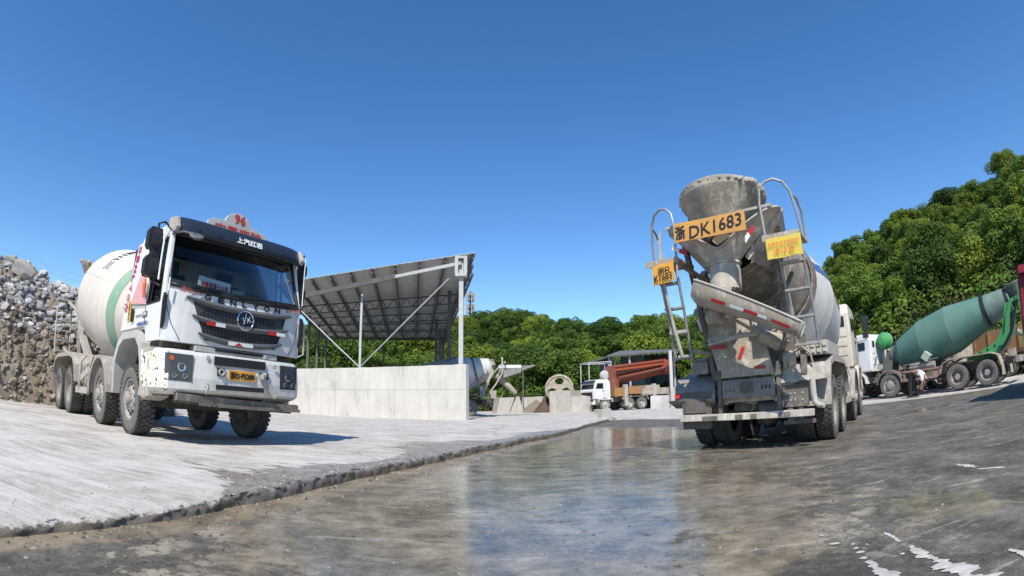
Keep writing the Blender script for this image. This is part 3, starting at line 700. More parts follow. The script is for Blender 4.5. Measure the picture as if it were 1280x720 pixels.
        b = MB(); b.tube([(s * (1.235 if s > 0 else 1.2), 1.06 + dy, 2.2), (s * (1.23 if s > 0 else 1.2), 1.07 + dy, 2.98)], 0.014 if s > 0 else .008, 6); b.obj('mirror_bracket', mWHTP, mi)
    b = MB(); b.tube([(1.12, 1.22, 2.86), (1.1, 1.45, 2.84), (0.98, 1.6, 2.8)], 0.014, 6)
    b.lathe([(-0.05, 0.0), (-0.045, 0.06), (-0.02, 0.1), (0.0, 0.11), (0.012, 0.1), (0.014, 0.0)], (0.95, 1.6, 2.78), (0.1, 0.5, 0.85), 18); b.obj('kerb_mirror', mGRILL, cab)
    b = MB()
    for s in (-1,):
        b.tube([(s * 1.2, 1.28, 1.95), (s * 1.27, 1.3, 1.93), (s * 1.28, 1.3, 1.42), (s * 1.2, 1.26, 1.38)], 0.016, 6)
        for z in (1.55, 1.68, 1.81): b.tube([(s * 1.19, 1.22, z), (s * 1.28, 1.3, z)], 0.014, 6)
    b.obj('grab_rail', mPALE, cab)
    b = MB(); b.tube([(1.17, 1.36, 2.02), (1.17, 1.37, 2.2)], 0.012, 6); b.obj('front_handle', mWHTP, cab)
    # bumper
    plan = [(-1.235, 0.62), (-1.24, 1.1), (-1.2, 1.27), (-1.08, 1.38), (-0.8, 1.43), (-0.45, 1.475), (0, 1.485), (0.45, 1.475), (0.8, 1.43), (1.08, 1.38), (1.2, 1.27), (1.24, 1.1), (1.235, 0.62)]
    def bump_rows(zs):
        out = []
        for z, ins in zs:
            out.append([(x * (1 - ins * 0.4), y - ins, z + (0.02 * (1 - abs(x)) if z < 0.8 else 0.0)) for x, y in plan])
        return out
    b = MB(); b.grid(bump_rows([(0.66, 0.16), (0.70, 0.05), (0.74, 0.0), (0.9, -0.01), (1.05, 0.0), (1.2, 0.012), (1.25, 0.03), (1.27, 0.1)]), 0, False)
    for p in b.f: pass
    bp = b.obj('bumper', [mWHITE, chipped_mat()], t)
    for p in bp.data.polygons:
        if p.center.x > 1.1: p.material_index = 1
    b = MB(); b.box((-0.7, 1.2, 1.27), (0.7, 1.40, 1.345)); b.box((-0.5, 1.38, 1.27), (-0.45, 1.42, 1.34)); b.obj('bumper_step', mWHITE2, bp, bevel=0.008)
    b = MB(); b.box((-0.43, 1.40, 1.30), (0.38, 1.415, 1.335)); b.box((-0.44, 1.47, 1.105), (0.42, 1.495, 1.225)); b.box((-0.42, 1.47, 0.775), (0.38, 1.503, 0.84))
    b.box((0.25, 1.48, 0.96), (0.37, 1.503, 1.07)); b.box((-0.5, 1.48, 0.97), (-0.34, 1.500, 1.06)); b.obj('bumper_opening', mBLACK, bp)
    b = MB(); b.lathe([(0, .02), (0.03, .035), (0.03, .05), (0, .05)], (0.31, 1.5, 1.015), (0, 1, 0), 12)
    for x, z in ((0.52, 1.19), (-0.62, 1.17), (0.52, 0.82)): b.lathe([(0, .012), (0.012, .012), (0.012, .03), (0, .034)], (x, 1.472, z), (0, 1, 0), 12)
    b.tube([(0.53, 1.47, 0.83), (0.53, 1.53, 0.79), (0.55, 1.52, 0.72), (0.53, 1.49, 0.7)], 0.014, 6); b.beam((-0.36, 1.51, 1.0), (-0.62, 1.53, 0.72), 0.09, 0.012, up=(0, 1, 0)); b.cyl((-0.44, 1.49, 1.03), (-0.34, 1.56, 1.0), 0.04, n=10)
    b.obj('towing_eye', mPALE, bp)
    b = MB(); b.box((-0.265, 1.50, 0.915), (0.195, 1.508, 1.06)); pl = b.obj('number_plate', mYEL, bp, bevel=0.003)
    letters('浙D·F5280', mBLKP, pl, (-0.035, 1.508, 0.987), 0.41, 0.095, (-1, 0, 0), (0, 0, 1), bold=0.005)
    for s in (1, -1):
        def hs(u, v, off):   # u 0..1 across, v 0..1 up on the bumper corner
            x = 0.74 + 0.385 * u; z = 0.845 + 0.36 * v
            k = 1.43 - 0.05 * (x - 0.8) / 0.28 if x < 1.08 else 1.38 - 0.11 * (x - 1.08) / 0.12
            return Vector((s * x, k + off, z))
        b = MB(); b.grid([[hs(i / 8, j / 6, 0.012) for i in range(9)] for j in range(7)], 0); b.grid([[hs(i / 8, 0, o) for i in range(9)] for o in (-0.03, 0.012)]); b.grid([[hs(i / 8, 1, o) for i in range(9)] for o in (-0.03, 0.012)]); b.grid([[hs(0, j / 6, o) for j in range(7)] for o in (-0.03, 0.012)]); b.grid([[hs(1, j / 6, o) for j in range(7)] for o in (-0.03, 0.012)])
        hl = b.obj('headlight', mLENS, t, recalc=False)
        b = MB()
        for u, v, r in ((0.42, 0.52, 0.062), (0.28, 0.2, 0.036), (0.68, 0.2, 0.036)):
            c = hs(u, v, 0.02); b.lathe([(-0.01, r * 0.55), (0.004, r * 0.6), (0.006, r * 0.9), (0.002, r), (-0.01, r)], c, (s * 0.15, 1, 0), 20); b.cyl(c - Vector((0, .006, 0)), c + Vector((0, .003, 0)), r * 0.4, n=12)
        b.obj('lamp_ring', mCHROME, hl)
        b = MB(); c = hs(0.8 if s > 0 else 0.75, 0.82, 0.016); b.cyl(c, c + Vector((0, 0.008, 0)), 0.034, n=14); b.obj('turn_lamp', mLENSO if s > 0 else mLENS, hl)
    b = MB(); b.beam((0.95, 1.36, 0.64), (-1.12, 1.36, 0.56), 0.12, 0.1); b.beam((0.9, 1.2, 0.58), (-1.1, 1.2, 0.5), 0.1, 0.05); b.beam((0.6, 1.42, 0.56), (-1.15, 1.42, 0.525), 0.03, 0.05)
    b.box((-1.15, 1.0, 0.5), (-0.95, 1.35, 0.62)); b.obj('underrun_guard', mDARK, t)
    b = MB()   # wheel-arch housings and cab steps
    for s in (1, -1):
        oa = [(-0.9, 0.62), (-0.88, 1.15), (-0.68, 1.43), (-0.4, 1.55), (0.3, 1.55), (0.55, 1.36), (0.64, 1.1), (0.68, 0.85)]
        ia = [(-0.8, 0.62), (-0.78, 1.1), (-0.6, 1.34), (-0.36, 1.44), (0.26, 1.44), (0.46, 1.3), (0.56, 1.06), (0.6, 0.85)]
        xa, xb = sorted((s * 0.85, s * 1.24))
        for k in range(len(oa) - 1): b.prism([ia[k], oa[k], oa[k + 1], ia[k + 1]], 0, xa, xb)
    b.obj('wheel_arch', mWHITE2, t)
    b = MB()
    for s in (1, -1):
        x0, x1 = sorted((s * 0.9, s * 1.23))
        b.box((x0, 0.66, 0.86), (x1, 1.1, 1.28)); b.prism([(0.68, 0.55), (1.0, 0.62), (1.0, 0.84), (0.68, 0.84)], 0, x0, x1)
        b.prism([(0.62, 0.62), (0.85, 0.58), (0.72, 0.82)], 0, *sorted((s * 1.18, s * 1.26))); b.prism([(0.72, 0.84), (0.84, 0.6), (0.96, 0.84)], 0, *sorted((s * 1.0, s * 1.05)))
    b.obj('cab_step', mBEIGE, t)
    b = MB(); b.box((-0.38, -0.5, 0.98), (0.38, 1.15, 1.5)); b.box((-0.42, 1.1, 0.75), (0.42, 1.28, 1.34)); b.box((-1.12, 1.02, 1.1), (1.12, 1.16, 1.36)); b.box((-0.8, -0.2, 0.45), (0.8, 0.1, 0.6)); b.obj('engine', mDARK, t)  # engine and radiator as dark boxes, added to hide daylight under the cab
    b = MB(); b.box((-1.05, -1.15, 1.1), (-0.5, -0.85, 2.3)); b.cyl((0.7, -0.95, 1.2), (0.7, -0.95, 2.6), 0.12, n=14); b.box((0.45, -1.0, 1.1), (0.95, -0.8, 1.5)); b.obj('air_intake', mDARK, t)
    return t
LEFT = left_truck()
# ------------------------------------------------------------------ plain older cab used by the other trucks
mWIN = plain('dark_window', (0.012, 0.016, 0.02), 0.06)
def old_cab(t, mat, y0=-0.95, y1=1.4, z0=1.22, z1=2.96, xw=1.2, full=True, visor=True, rear_ribs=True, bumper=True, mirrors=True, grille=mBLACK, zb=.55):
    b = MB(); n = 10
    def sec(x, k):      # side profile, k shrinks it for the rounded edges
        return [(x, y0 + k, z0 + k), (x, y1 - k, z0 + k), (x, y1 - k, z0 + 0.72), (x, y1 - 0.04 - k, z0 + 0.80), (x, y1 - 0.2 - k, z1 - 0.22), (x, y1 - 0.33 - k, z1 - 0.06 - k * .5), (x, y1 - 0.55, z1 - k), (x, y0 + 0.22, z1 - k), (x, y0 + 0.06 + k, z1 - 0.10 - k * .5), (x, y0 + k, z1 - 0.28)]
    secs = [(-xw, 0.07), (-xw + 0.015, 0.025), (-xw + 0.07, 0.0), (xw - 0.07, 0.0), (xw - 0.015, 0.025), (xw, 0.07)]
    rows = [sec(x, k) + [sec(x, k)[0]] for x, k in secs]
    for r in rows:      # tumblehome
        for i, p in enumerate(r):
            if p[2] > z0 + 0.9: r[i] = (p[0] * (1 - 0.05 * (p[2] - z0 - 0.9)), p[1], p[2])
    b.grid(rows, 0, False)
    b.add(rows[0][:-1], [tuple(range(10))]); b.add(rows[-1][:-1], [tuple(range(9, -1, -1))])
    cab = b.obj('cab_body', mat, t, bevel=0, merge=True, split=False)
    zw = z0 + 0.86
    def xs(z): return xw * (1 - 0.05 * max(0, z - z0 - 0.9))
    b = MB(); b.quad((-xw + .12, y1 - .052, zw), (xw - .12, y1 - .052, zw), (xw - .2, y1 - .215, z1 - .24), (-xw + .2, y1 - .215, z1 - .24), 0.012)
    if b: ws = b.obj('windscreen', mWIN, cab)
    for s in (1, -1):
        b = MB(); o = s * 0.004
        b.add([(s * xs(zw) + o, 0.1, zw), (s * xs(zw) + o, y1 - .18, zw), (s * xs(z1 - .3) + o, y1 - .36, z1 - .3), (s * xs(z1 - .3) + o, 0.1, z1 - .3)], [(0, 1, 2, 3)]); b.obj('side_window', mWIN, cab)
        if y0 < -0.6:
            b = MB(); b.add([(s * xs(zw + .1) + o, y0 + .3, zw + .12), (s * xs(zw) + o, -0.1, zw + .12), (s * xs(z1 - .3) + o, -0.1, z1 - .36), (s * xs(z1 - .3) + o, y0 + .3, z1 - .36)], [(0, 1, 2, 3)]); b.obj('side_window', mWIN, cab)
        b = MB(); b.tube([(s * (xw + .001), 0.02, z0 + .05), (s * (xw + .001), 0.02, zw), (s * (xs(z1 - .25) + .001), 0.02, z1 - .25)], 0.006, 4)
        b.tube([(s * (xw + .001), y1 - .12, z0 + .05), (s * (xw + .001), y1 - .12, zw)], 0.006, 4); b.obj('door_gap', mBLACK, cab)
        b = MB(); b.box((s * xw - .015, 0.06, zw - .2), (s * xw + .025, 0.2, zw - .15)); b.obj('door_handle', mBLACK, cab)
        # rear wall: corner window and pressed ribs
        b = MB(); x0, x1 = sorted((s * 0.74, s * 0.98)); b.box((x0, y0 - .006, z1 - .62), (x1, y0 + .02, z1 - .34)); b.obj('rear_window', mWIN, cab, bevel=0)
        if rear_ribs:
            b = MB()
            for z in (z0 + .3, z0 + .55, z0 + .8): b.box((x0 - .06, y0 - .018, z), (x1 + .04, y0 + .01, z + .15))
            b.box((s * .45 - .12, y0 - .018, z0 + .3), (s * .45 + .12, y0 + .01, z1 - .4)); b.obj('rear_rib', mat, cab, bevel=0.008)
        # arch and step
        b = MB(); oa = [(-0.72, 0.72), (-0.68, 1.02), (-0.45, z0 + .03), (0.45, z0 + .03), (0.62, 1.0), (0.66, 0.7)]; ia = [(-0.66, 0.72), (-0.62, 0.98), (-0.42, z0 - .04), (0.42, z0 - .04), (0.56, 0.97), (0.6, 0.7)]
        for k in range(5): b.prism([ia[k], oa[k], oa[k + 1], ia[k + 1]], 0, *sorted((s * .88, s * 1.235)))
        b.obj('wheel_arch', mat if mat is not mRED else mBLACK, t)
        b = MB(); x0, x1 = sorted((s * 0.9, s * 1.2)); b.box((x0, 0.64, 0.5), (x1, y1 - .12, z0 - .02)); b.obj('cab_step', mDARK, t)
        if mirrors:
            b = MB(); b.tube([(s * (xw - .06), y1 - .3, z1 - .2), (s * (xw + .25), y1 - .05, z1 - .12), (s * (xw + .28), y1 - .05, z1 - .9), (s * xw, y1 - .15, z1 - .95)], 0.016, 6)
            b.box((s * (xw + .28) - .1, y1 - .1, z1 - .62), (s * (xw + .28) + .1, y1, z1 - .2)); b.box((s * (xw + .28) - .09, y1 - .1, z1 - .84), (s * (xw + .28) + .09, y1, z1 - .66)); b.obj('mirror', mBLACK, cab, bevel=0.02, split=False)
    b = MB(); b.box((-.85, y1 - .01, z0 + .12), (.85, y1 + .012, z0 + .6))
    for k in range(4): b.box((-.83, y1 + .012, z0 + .16 + k * .11), (.83, y1 + .035, z0 + .2 + k * .11))
    b.obj('grille', grille, cab)
    if visor: b = MB(); b.prism([(y1 - .2, z1 - .2), (y1 + .02, z1 - .27), (y1 + .02, z1 - .24), (y1 - .28, z1 - .06)], 0, -xw + .12, xw - .12); b.obj('sun_visor', mBLACK if mat is not mRED else mat, cab)
    if bumper:
        b = MB(); b.prism([(-xw, y1 - .45), (-xw, y1 - .05), (-xw + .15, y1 + .1), (xw - .15, y1 + .1), (xw, y1 - .05), (xw, y1 - .45)], 2, zb, z0 - .06); bp = b.obj('bumper', mat, t, bevel=0.02)
        for s in (1, -1):
            b = MB(); b.box((s * .9 - .17, y1 + .06, .8), (s * .9 + .17, y1 + .112, .98)); b.obj('headlight', mLENS, bp, bevel=0.015)
    b = MB(); b.box((-.4, -.6, .75), (.4, y1 - .1, z0 - .003)); b.obj('engine', mDARK, t)
    return cab
def crumple(b, o, u, v, w, nu, nv, amp, seed, th=0.02, mi=0):
    """dented sheet spanned by u, v from o, displaced along w"""
    o, u, v, w = map(Vector, (o, u, v, w)); rows = []; rows2 = []
    for i in range(nu + 1):
        r = []; r2 = []
        for j in range(nv + 1):
            p = o + u * (i / nu) + v * (j / nv); d = noise.noise(p * 3.1 + Vector((seed, 0, 0))) + 0.6 * noise.noise(p * 8 + Vector((0, seed, 0)))
            e = noise.noise(Vector((i * .9, seed, j * 3))) * 0.02
            r.append(p + w * d * amp + v.normalized() * e); r2.append(p + w * (d * amp - th) + v.normalized() * e)
        rows.append(r); rows2.append(r2)
    b.grid(rows, mi); b.grid(rows2, mi)
    for rr in ((0, 0), (-1, -1)): b.grid([rows[rr[0]], rows2[rr[0]]], mi)
    b.grid([[r[0] for r in rows], [r[0] for r in rows2]], mi); b.grid([[r[-1] for r in rows], [r[-1] for r in rows2]], mi)
def ladder_side(t, s, mst, top_z=3.0, plate=None):
    Y = -8.05
    b = MB(); b.box((s * 0.95 - 0.28, Y - 0.28, top_z - 0.03), (s * 0.95 + 0.28, Y + 0.35, top_z)); b.box((s * 0.95 - 0.28, Y - 0.3, top_z - 0.07), (s * 0.95 + 0.28, Y - 0.28, top_z + 0.02)); pf = b.obj('platform', mGREYD, t)
    b = MB()
    b.tube([(s * .72, Y - .26, top_z - .3), (s * .70, Y - .26, top_z + .5), (s * .73, Y - .25, top_z + .72), (s * .82, Y - .23, top_z + .83), (s * .95, Y - .2, top_z + .86), (s * 1.08, Y - .15, top_z + .8), (s * 1.16, Y - .1, top_z + .65), (s * 1.2, Y - .05, top_z + .3), (s * 1.22, Y, top_z)], 0.02, 8)
    b.tube([(s * 1.16, Y - .1, top_z + .6), (s * 1.2, Y + .1, top_z + .6), (s * 1.22, Y + .28, top_z + .45), (s * 1.22, Y + .3, top_z)], 0.018, 8)
    b.tube([(s * .7, Y - .26, top_z + .45), (s * .72, Y + .1, top_z + .45), (s * .75, Y + .3, top_z + .3), (s * .75, Y + .32, top_z)], 0.018, 8)
    b.obj('hand_rail', mGALV, pf, split=False)
    b = MB(); zb = 1.46
    xi, xo = (0.84, 1.2) if s > 0 else (0.76, 1.06)
    for x, lean in ((xi, 0.05), (xo, 0.02)):
        b.tube([(s * x, Y - 0.24, top_z), (s * (x + lean * .5), Y + .05, 2.2), (s * (x + lean), Y + .3, zb)], 0.022, 7)
    for z in (2.62, 2.25, 1.88, 1.5):
        f = (top_z - z) / (top_z - zb); y = Y - .24 + .54 * f; x0, x1 = sorted((s * (xi + .03 * f), s * (xo + .03 * f))); b.box((x0, y - .07, z - .015), (x1, y + .07, z + .015))
    b.obj('ladder', mst, t, split=False)
    b = MB(); b.beam((s * .75, Y + .1, top_z - .05), (s * .62, -7.3, 2.75), .05, .07); b.beam((s * .78, Y + .28, 1.6), (s * .5, -7.2, 1.5), .05, .05); b.obj('ladder_bracket', mGREYD, t)
    return pf
def right_truck():
    h = R_(41.5); ox, oy = 4.383 + 6.25 * math.sin(h), 8.516 + 6.25 * math.cos(h)
    t = thing('concrete_mixer_truck', 'cement caked mixer truck seen from behind, grey hopper and chute above plate K1683', 'mixer truck', (ox, oy, 0), 41.5)
    chassis(t, mGREYD, mGREYD, rear=-7.35, cab_end=-.95); guards(t, mBEIGE, third=True); side_clutter(t, mBEIGE, mBEIGE); drum_supports(t, mPALE)
    prof = [(0.0, 0.35, 0), (0.06, 0.6, 0), (0.6, 0.86, 0), (1.3, 1.06, 0), (2.0, 1.17, 0), (3.15, 1.18, 0), (3.5, 1.12, 0), (4.05, .955, 1), (5.0, 0.72, 1), (5.85, 0.54, 1), (5.95, 0.5, 1), (5.9, 0.45, 1), (4.6, .4, 1)]
    d, at = drum(t, prof, [mDRUMR, mDRUMRB], o=(0, -1.75, 1.9))
    def along(sd0, a0, k=1.2): return lambda u, q: at(sd0 - u, a0 + q / k, 0.012)
    letters('中磊商品混凝土', mBLUEP, d, (0, 0, 0), 1.0, 0.26, (0, -1, 0), (0, 0, 1), bold=0.01, wrap=lambda u, q: at(3.5 - u, 1.2 + q / -1.2, 0.012))
    letters('安全生产', mREDT, d, (0, 0, 0), 1.15, 0.42, (0, -1, 0), (0, 0, 1), bold=0.02, wrap=lambda u, q: at(2.35 - u, 1.32 + q / -1.2, 0.014))
    b = MB(); b.lathe([(4.1, .99), (4.1, 1.02), (4.25, .975), (4.25, .94)], (0, -1.75, 1.9), (0, -math.cos(R_(13)), math.sin(R_(13))), 40); b.obj('roller_ring', mDARK, d)
    hopper(t, mGREYD, mGREYD, y=-8.1, z=3.80, r=0.71)
    # discharge funnel
    b = MB(); yc = -7.95; rows = []; n = 28
    for k in range(9):
        f = k / 8; row = []
        for i in range(n + 1):
            a = PI + PI * i / n; cx = math.cos(a); sy = math.sin(a)
            top = 3.50 - 0.5 * max(0, -sy) ** 3; bot = 2.82; g = f ** 0.9
            rx = 0.86 * (1 - f) + 0.23 * f; ry = 0.52 * (1 - f) + 0.23 * f
            rx += 0.05 * math.sin(f * PI)
            z = top * (1 - g) + bot * g; rr = (z - bot) / (3.5 - bot); rx = 0.23 + 0.70 * rr; ry = 0.23 + 0.30 * rr
            row.append((-0.06 * (1 - rr) + rx * cx, yc + ry * sy, z))
        rows.append(row)
    b.grid(rows); b.grid([[(x * .975, y + .02, z) for x, y, z in r] for r in rows]); b.grid([rows[0], [(x * .975, y + .02, z) for x, y, z in rows[0]]])
    for s in (1, -1): b.beam((s * .95, yc + .02, 3.5), (s * .3, yc + .02, 2.85), .03, .08); b.quad((s * .95, yc, 3.5), (s * .8, yc + .8, 3.35), (s * .5, yc + .8, 2.75), (s * .32, yc, 2.85), .015)
    fu = b.obj('discharge_funnel', mFUNN, t, split=False)
    b = MB(); b.tube([(r[0] * 1.0, r[1], r[2] + .004) for r in rows[0]], 0.02, 6); b.cyl((-0.06, yc, 2.84), (-0.08, yc - .02, 2.42), .235, .25, n=24, caps=False); b.lathe([(0, .24), (0, .262), (.03, .262), (.03, .24)], (-.06, yc, 2.83), (0, 0, -1), 24); b.obj('funnel_neck', mFUNN, fu, split=False)
    b = MB(); b.box((-.42, yc + .1, 2.95), (.42, yc + .12, 3.35)); b.obj('throat_shade', mDARK, fu)  # dark sheet stands in for the shade inside the drum mouth
    b = MB(); tape(b, (-.74, -8.36, 3.12), (-.50, -8.40, 2.98), .07, (0.3, 0, 1), 1, 0, 2); tape(b, (.42, -8.40, 2.98), (.58, -8.38, 3.17), .07, (-.5, 0, 1), 1, 0, 2, off=0.006); b.obj('reflective_strip', [mREDT, mWHT], fu)
    b = MB(); b.box((-.62, -8.52, 3.12), (.5, -8.49, 3.41), rot=Matrix.Rotation(R_(1.5), 3, 'Y')); pl = b.obj('number_board', mORNP, t, bevel=0.004)
    letters('浙', mBLKP, pl, (-.52, -8.52, 3.27), .15, .2, (1, 0, -0.02), (0, 0, 1), bold=0.008)
    letters('DK1683', mBLKP, pl, (0.04, -8.52, 3.26), .82, .185, (1, 0, 0.05), (0, 0, 1), bold=0.004, slant=0.08)
    b = MB(); b.beam((-.9, -8.2, 3.5), (.86, -8.2, 3.5), .03, .04); b.beam((-.5, -8.48, 3.44), (-.5, -8.2, 3.5), .03, .03); b.beam((.42, -8.48, 3.42), (.42, -8.2, 3.5), .03, .03); b.obj('board_rail', mPALE, fu)
    # chute
    A = Vector((-.40, -8.32, 2.54)); B = Vector((1.10, -8.22, 1.74)); ax = (B - A).normalized(); up = Vector((0, 0, 1)); sd = ax.cross(up).normalized(); u2 = sd.cross(ax)
    b = MB(); outer = []; inner = []
    for k in range(25):
        f = k / 24; c = A.lerp(B, f); r = .27 * (1 - f) + .16 * f; r *= min(1, .72 + f * 4); sag = .02 * math.sin(f * PI)
        outer.append([c + sd * r * math.cos(a) * .8 + u2 * (r * math.sin(a) * 1.25 + sag) for a in [PI + PI * j / 14 for j in range(15)]])
        inner.append([c + sd * (r - .015) * math.cos(a) * .8 + u2 * ((r - .015) * math.sin(a) * 1.25 + sag) for a in [PI + PI * j / 14 for j in range(15)]])
    b.grid(outer); b.grid(inner)
    for q in (0, -1): b.grid([[r[q] for r in outer], [r[q] for r in inner]]); b.grid([outer[q], inner[q]])
    ch = b.obj('discharge_chute', mGREYD, t, split=False)
    b = MB()
    b.tube([r[0] + Vector((0, -.004, .006 + .006 * math.sin(i * 1.7))) for i, r in enumerate(outer)], .02, 6); b.tube([r[-1] + Vector((0, 0, .006)) for r in outer], .018, 6)
    b.tube([outer[-1][j] for j in range(15)], .03, 6); b.obj('chute_rim', mPALE, ch, split=False)
    b = MB()
    for f0, f1, m0 in ((.24, .36, 0), (.38, .5, 1), (.53, .64, 0), (.66, .74, 1), (.78, .94, 0)):
        p = outer[int(f0 * 24)]; q = outer[int(f1 * 24)]; e = Vector((0, -.008, -.004)); b.quad(p[11].lerp(p[10], .25) + e, q[11].lerp(q[10], .25) + e, q[11].lerp(q[12], .6) + e, p[11].lerp(p[12], .6) + e, .003, m0)
    b.obj('reflective_strip', [mREDT, mWHT], ch)
    # rear body: backing plate, pivots, pale brackets
    b = MB(); b.add([(-.84, -7.45, 2.3), (-.1, -7.45, 2.3), (.3, -7.45, 1.75), (.46, -7.5, 1.14), (-.44, -7.5, 1.14), (-.56, -7.5, 1.6), (-.84, -7.42, 2.3), (-.1, -7.42, 2.3), (.3, -7.42, 1.75), (.46, -7.47, 1.14), (-.44, -7.47, 1.14), (-.56, -7.47, 1.6)], [(0, 1, 2, 3, 4, 5), (11, 10, 9, 8, 7, 6)] + [(i, (i + 1) % 6, 6 + (i + 1) % 6, 6 + i) for i in range(6)]); bk = b.obj('rear_backing_plate', mGREYD, t)
    b = MB(); tape(b, (-.78, -7.46, 2.12), (-.62, -7.46, 1.72), .06, (1, 0, .2), 1, 0, 2); tape(b, (-.6, -7.51, 1.66), (-.3, -7.51, 1.62), .06, (0, 0, 1), 0, 0, 1); tape(b, (-.1, -7.51, 1.42), (-.02, -7.51, 1.6), .06, (1, 0, -.3), 0, 0, 1); tape(b, (.15, -7.51, 1.26), (.32, -7.51, 1.26), .05, (0, 0, 1), 0, 0, 1); b.obj('reflective_strip', [mREDT, mWHT], bk)
    b = MB(); b.cyl((-.5, -7.6, 2.12), (-.2, -7.75, 2.08), .13, n=16); b.cyl((-.2, -7.75, 2.08), (.08, -7.9, 2.05), .06, n=10); b.tube([(-.62, -7.55, 2.2), (-.5, -7.8, 2.28), (-.25, -7.85, 2.22), (-.05, -7.9, 2.35)], .018, 6); b.tube([(-.1, -7.6, 1.15), (-.15, -7.62, 1.5), (-.2, -7.66, 1.8), (-.08, -7.8, 2.0)], .014, 6); b.obj('swing_motor', mGREYD, t, split=False)
    b = MB(); rnd = random.Random(3); b.tube([(-.52, -7.75, 1.66), (-.2, -7.8, 1.71), (.1, -7.85, 1.74), (.38, -7.85, 1.72)], [.02, .035, .04, .02], 8); blob(b, (-.35, -7.75, 1.72), .07, rnd); blob(b, (.12, -7.82, 1.74), .05, rnd, (1.6, 1, .7)); b.obj('caked_bar', mPALE, t, split=False)
    b = MB(); b.cyl((.36, -7.9, 1.7), (.62, -7.75, 1.58), .085, .13, n=14); b.cyl((.6, -7.75, 1.72), (1.0, -7.55, 1.76), .03, n=8); b.beam((.36, -7.9, 1.72), (-.04, -7.95, 2.0), .05, .05); b.obj('chute_strut', mGREYD, t, split=False)
    b = MB(); b.add([(0.0, -7.3, 2.05), (.25, -7.25, 1.75), (.62, -7.2, 1.95), (.5, -7.2, 2.2), (0.1, -7.3, 2.25), (.2, -7.2, 2.1)], [(0, 1, 2, 5), (5, 2, 3, 4)]); b.box((.28, -7.2, 1.62), (.7, -7.17, 1.82)); b.obj('cream_bracket', mCREAM, t, split=False)
    b = MB(); b.box((.6, -7.28, 1.1), (.74, -7.12, 1.82)); b.box((.84, -7.3, 1.1), (.93, -7.2, 1.7)); b.beam((-.58, -7.3, 1.12), (-.78, -7.75, 3.3), .1, .07, up=(1, 0, 0)); b.beam((.62, -7.3, 1.8), (.8, -7.75, 3.3), .1, .07, up=(1, 0, 0)); b.beam((-.78, -7.75, 3.3), (.8, -7.75, 3.3), .08, .08); b.beam((.5, -7.2, 2.1), (.9, -7.6, 2.6), .05, .05)
    b.beam((-.7, -7.5, 3.3), (-.55, -7.9, 3.95), .06, .1, up=(1, 0, 0)); b.beam((.6, -7.5, 3.3), (.5, -7.9, 3.9), .06, .08, up=(1, 0, 0)); b.obj('rear_column', mDARK, t)
    # tail
    b = MB(); b.box((-.42, -7.48, .82), (.44, -7.36, 1.1)); b.box((-.47, -7.47, 1.14), (.49, -7.38, 1.2)); cm = b.obj('tail_cross_member', mSLATE, t, split=False)
    b = MB()
    for x in (-.36, -.3, -.22, .24, .3, .36): b.cyl((x, -7.485, .93 + .05 * (x > 0)), (x, -7.47, .93), .014, n=8)
    b.obj('bolt_hole', mBLACK, cm)
    b = MB(); b.box((-.1, -7.56, .9), (.08, -7.48, 1.05)); b.cyl((-.01, -7.62, .97), (-.01, -7.5, .97), .05, n=12); b.obj('towing_hook', mDARK, cm, split=False)
    b = MB()
    for x in (-.47, .5): b.box((x - .03, -7.47, .56), (x + .03, -7.38, 1.33)); b.box((x - .055, -7.5, 1.12), (x + .055, -7.36, 1.26))
    b.obj('bumper_post', mDARK, t)
    b = MB(); b.tube([(-.2, -7.3, .84), (-.12, -7.35, .74), (.1, -7.35, .72), (.16, -7.3, .82)], .02, 6); b.tube([(.02, -7.33, .8), (.06, -7.36, .66), (.0, -7.3, .6)], .014, 6); b.cyl((0.1, -7.2, .6), (.45, -7.1, .62), .12, n=14); b.obj('hoses', mDARK, t, split=False)
    b = MB(); b.box((-1.14, -7.56, .48), (1.05, -7.48, .585), rot=Matrix.Rotation(R_(.6), 3, 'Y')); bp = b.obj('bumper', mFUNN, t, bevel=0.008)
    b = MB()
    for x, w in ((-.75, .26), (-.2, .12), (.05, .1), (.5, .18)): b.box((x, -7.566, .49), (x + w, -7.562, .56))
    b.obj('worn_patch', mDARK, bp)
    for s in (-1,):
        b = MB(); top = arc(-6.9, .75, .5, 60, 180, 9); rows = []
        for x in (-1.3, -1.28, -1.1, -.8, -.58):
            rows.append([(x + (.05 * (-7.0 - y) if x < -1.2 else 0) + .03 * math.sin(y * 9), y - .06, z * 1.0 + .02 * math.cos(x * 8)) for y, z in top] + [(x * 1.05, -7.5, .84)])
        b.grid(rows); b.grid([[(x, y + .03, z - .03) for x, y, z in r] for r in rows]); b.grid([rows[0], [(x, y + .03, z - .03) for x, y, z in rows[0]]])
        fl = b.obj('rear_fender', mSLATE, t, split=False)
        b = MB(); crumple(b, (-1.13, -7.44, .36), (.5, 0, 0), (0, 0, .6), (0, 1, 0), 6, 8, .03, 4, .02); b.obj('mud_flap', mBROWNF, fl)
        b = MB(); b.cyl((-1.2, -7.5, .915), (-1.2, -7.44, .915), .045, n=14); b.obj('tail_lamp', mLENSR, fl)
        b = MB(); b.box((-.98, -7.4, 1.24), (-.68, -7.0, 1.44)); b.box((-.95, -7.3, 1.44), (-.72, -7.0, 1.5)); b.obj('battery_box', mSLATE, t, bevel=0.02)
        b = MB(); b.box((-1.06, -7.5, .62), (-.72, -7.47, .86)); b.obj('flap_plate', mBROWNF, fl)
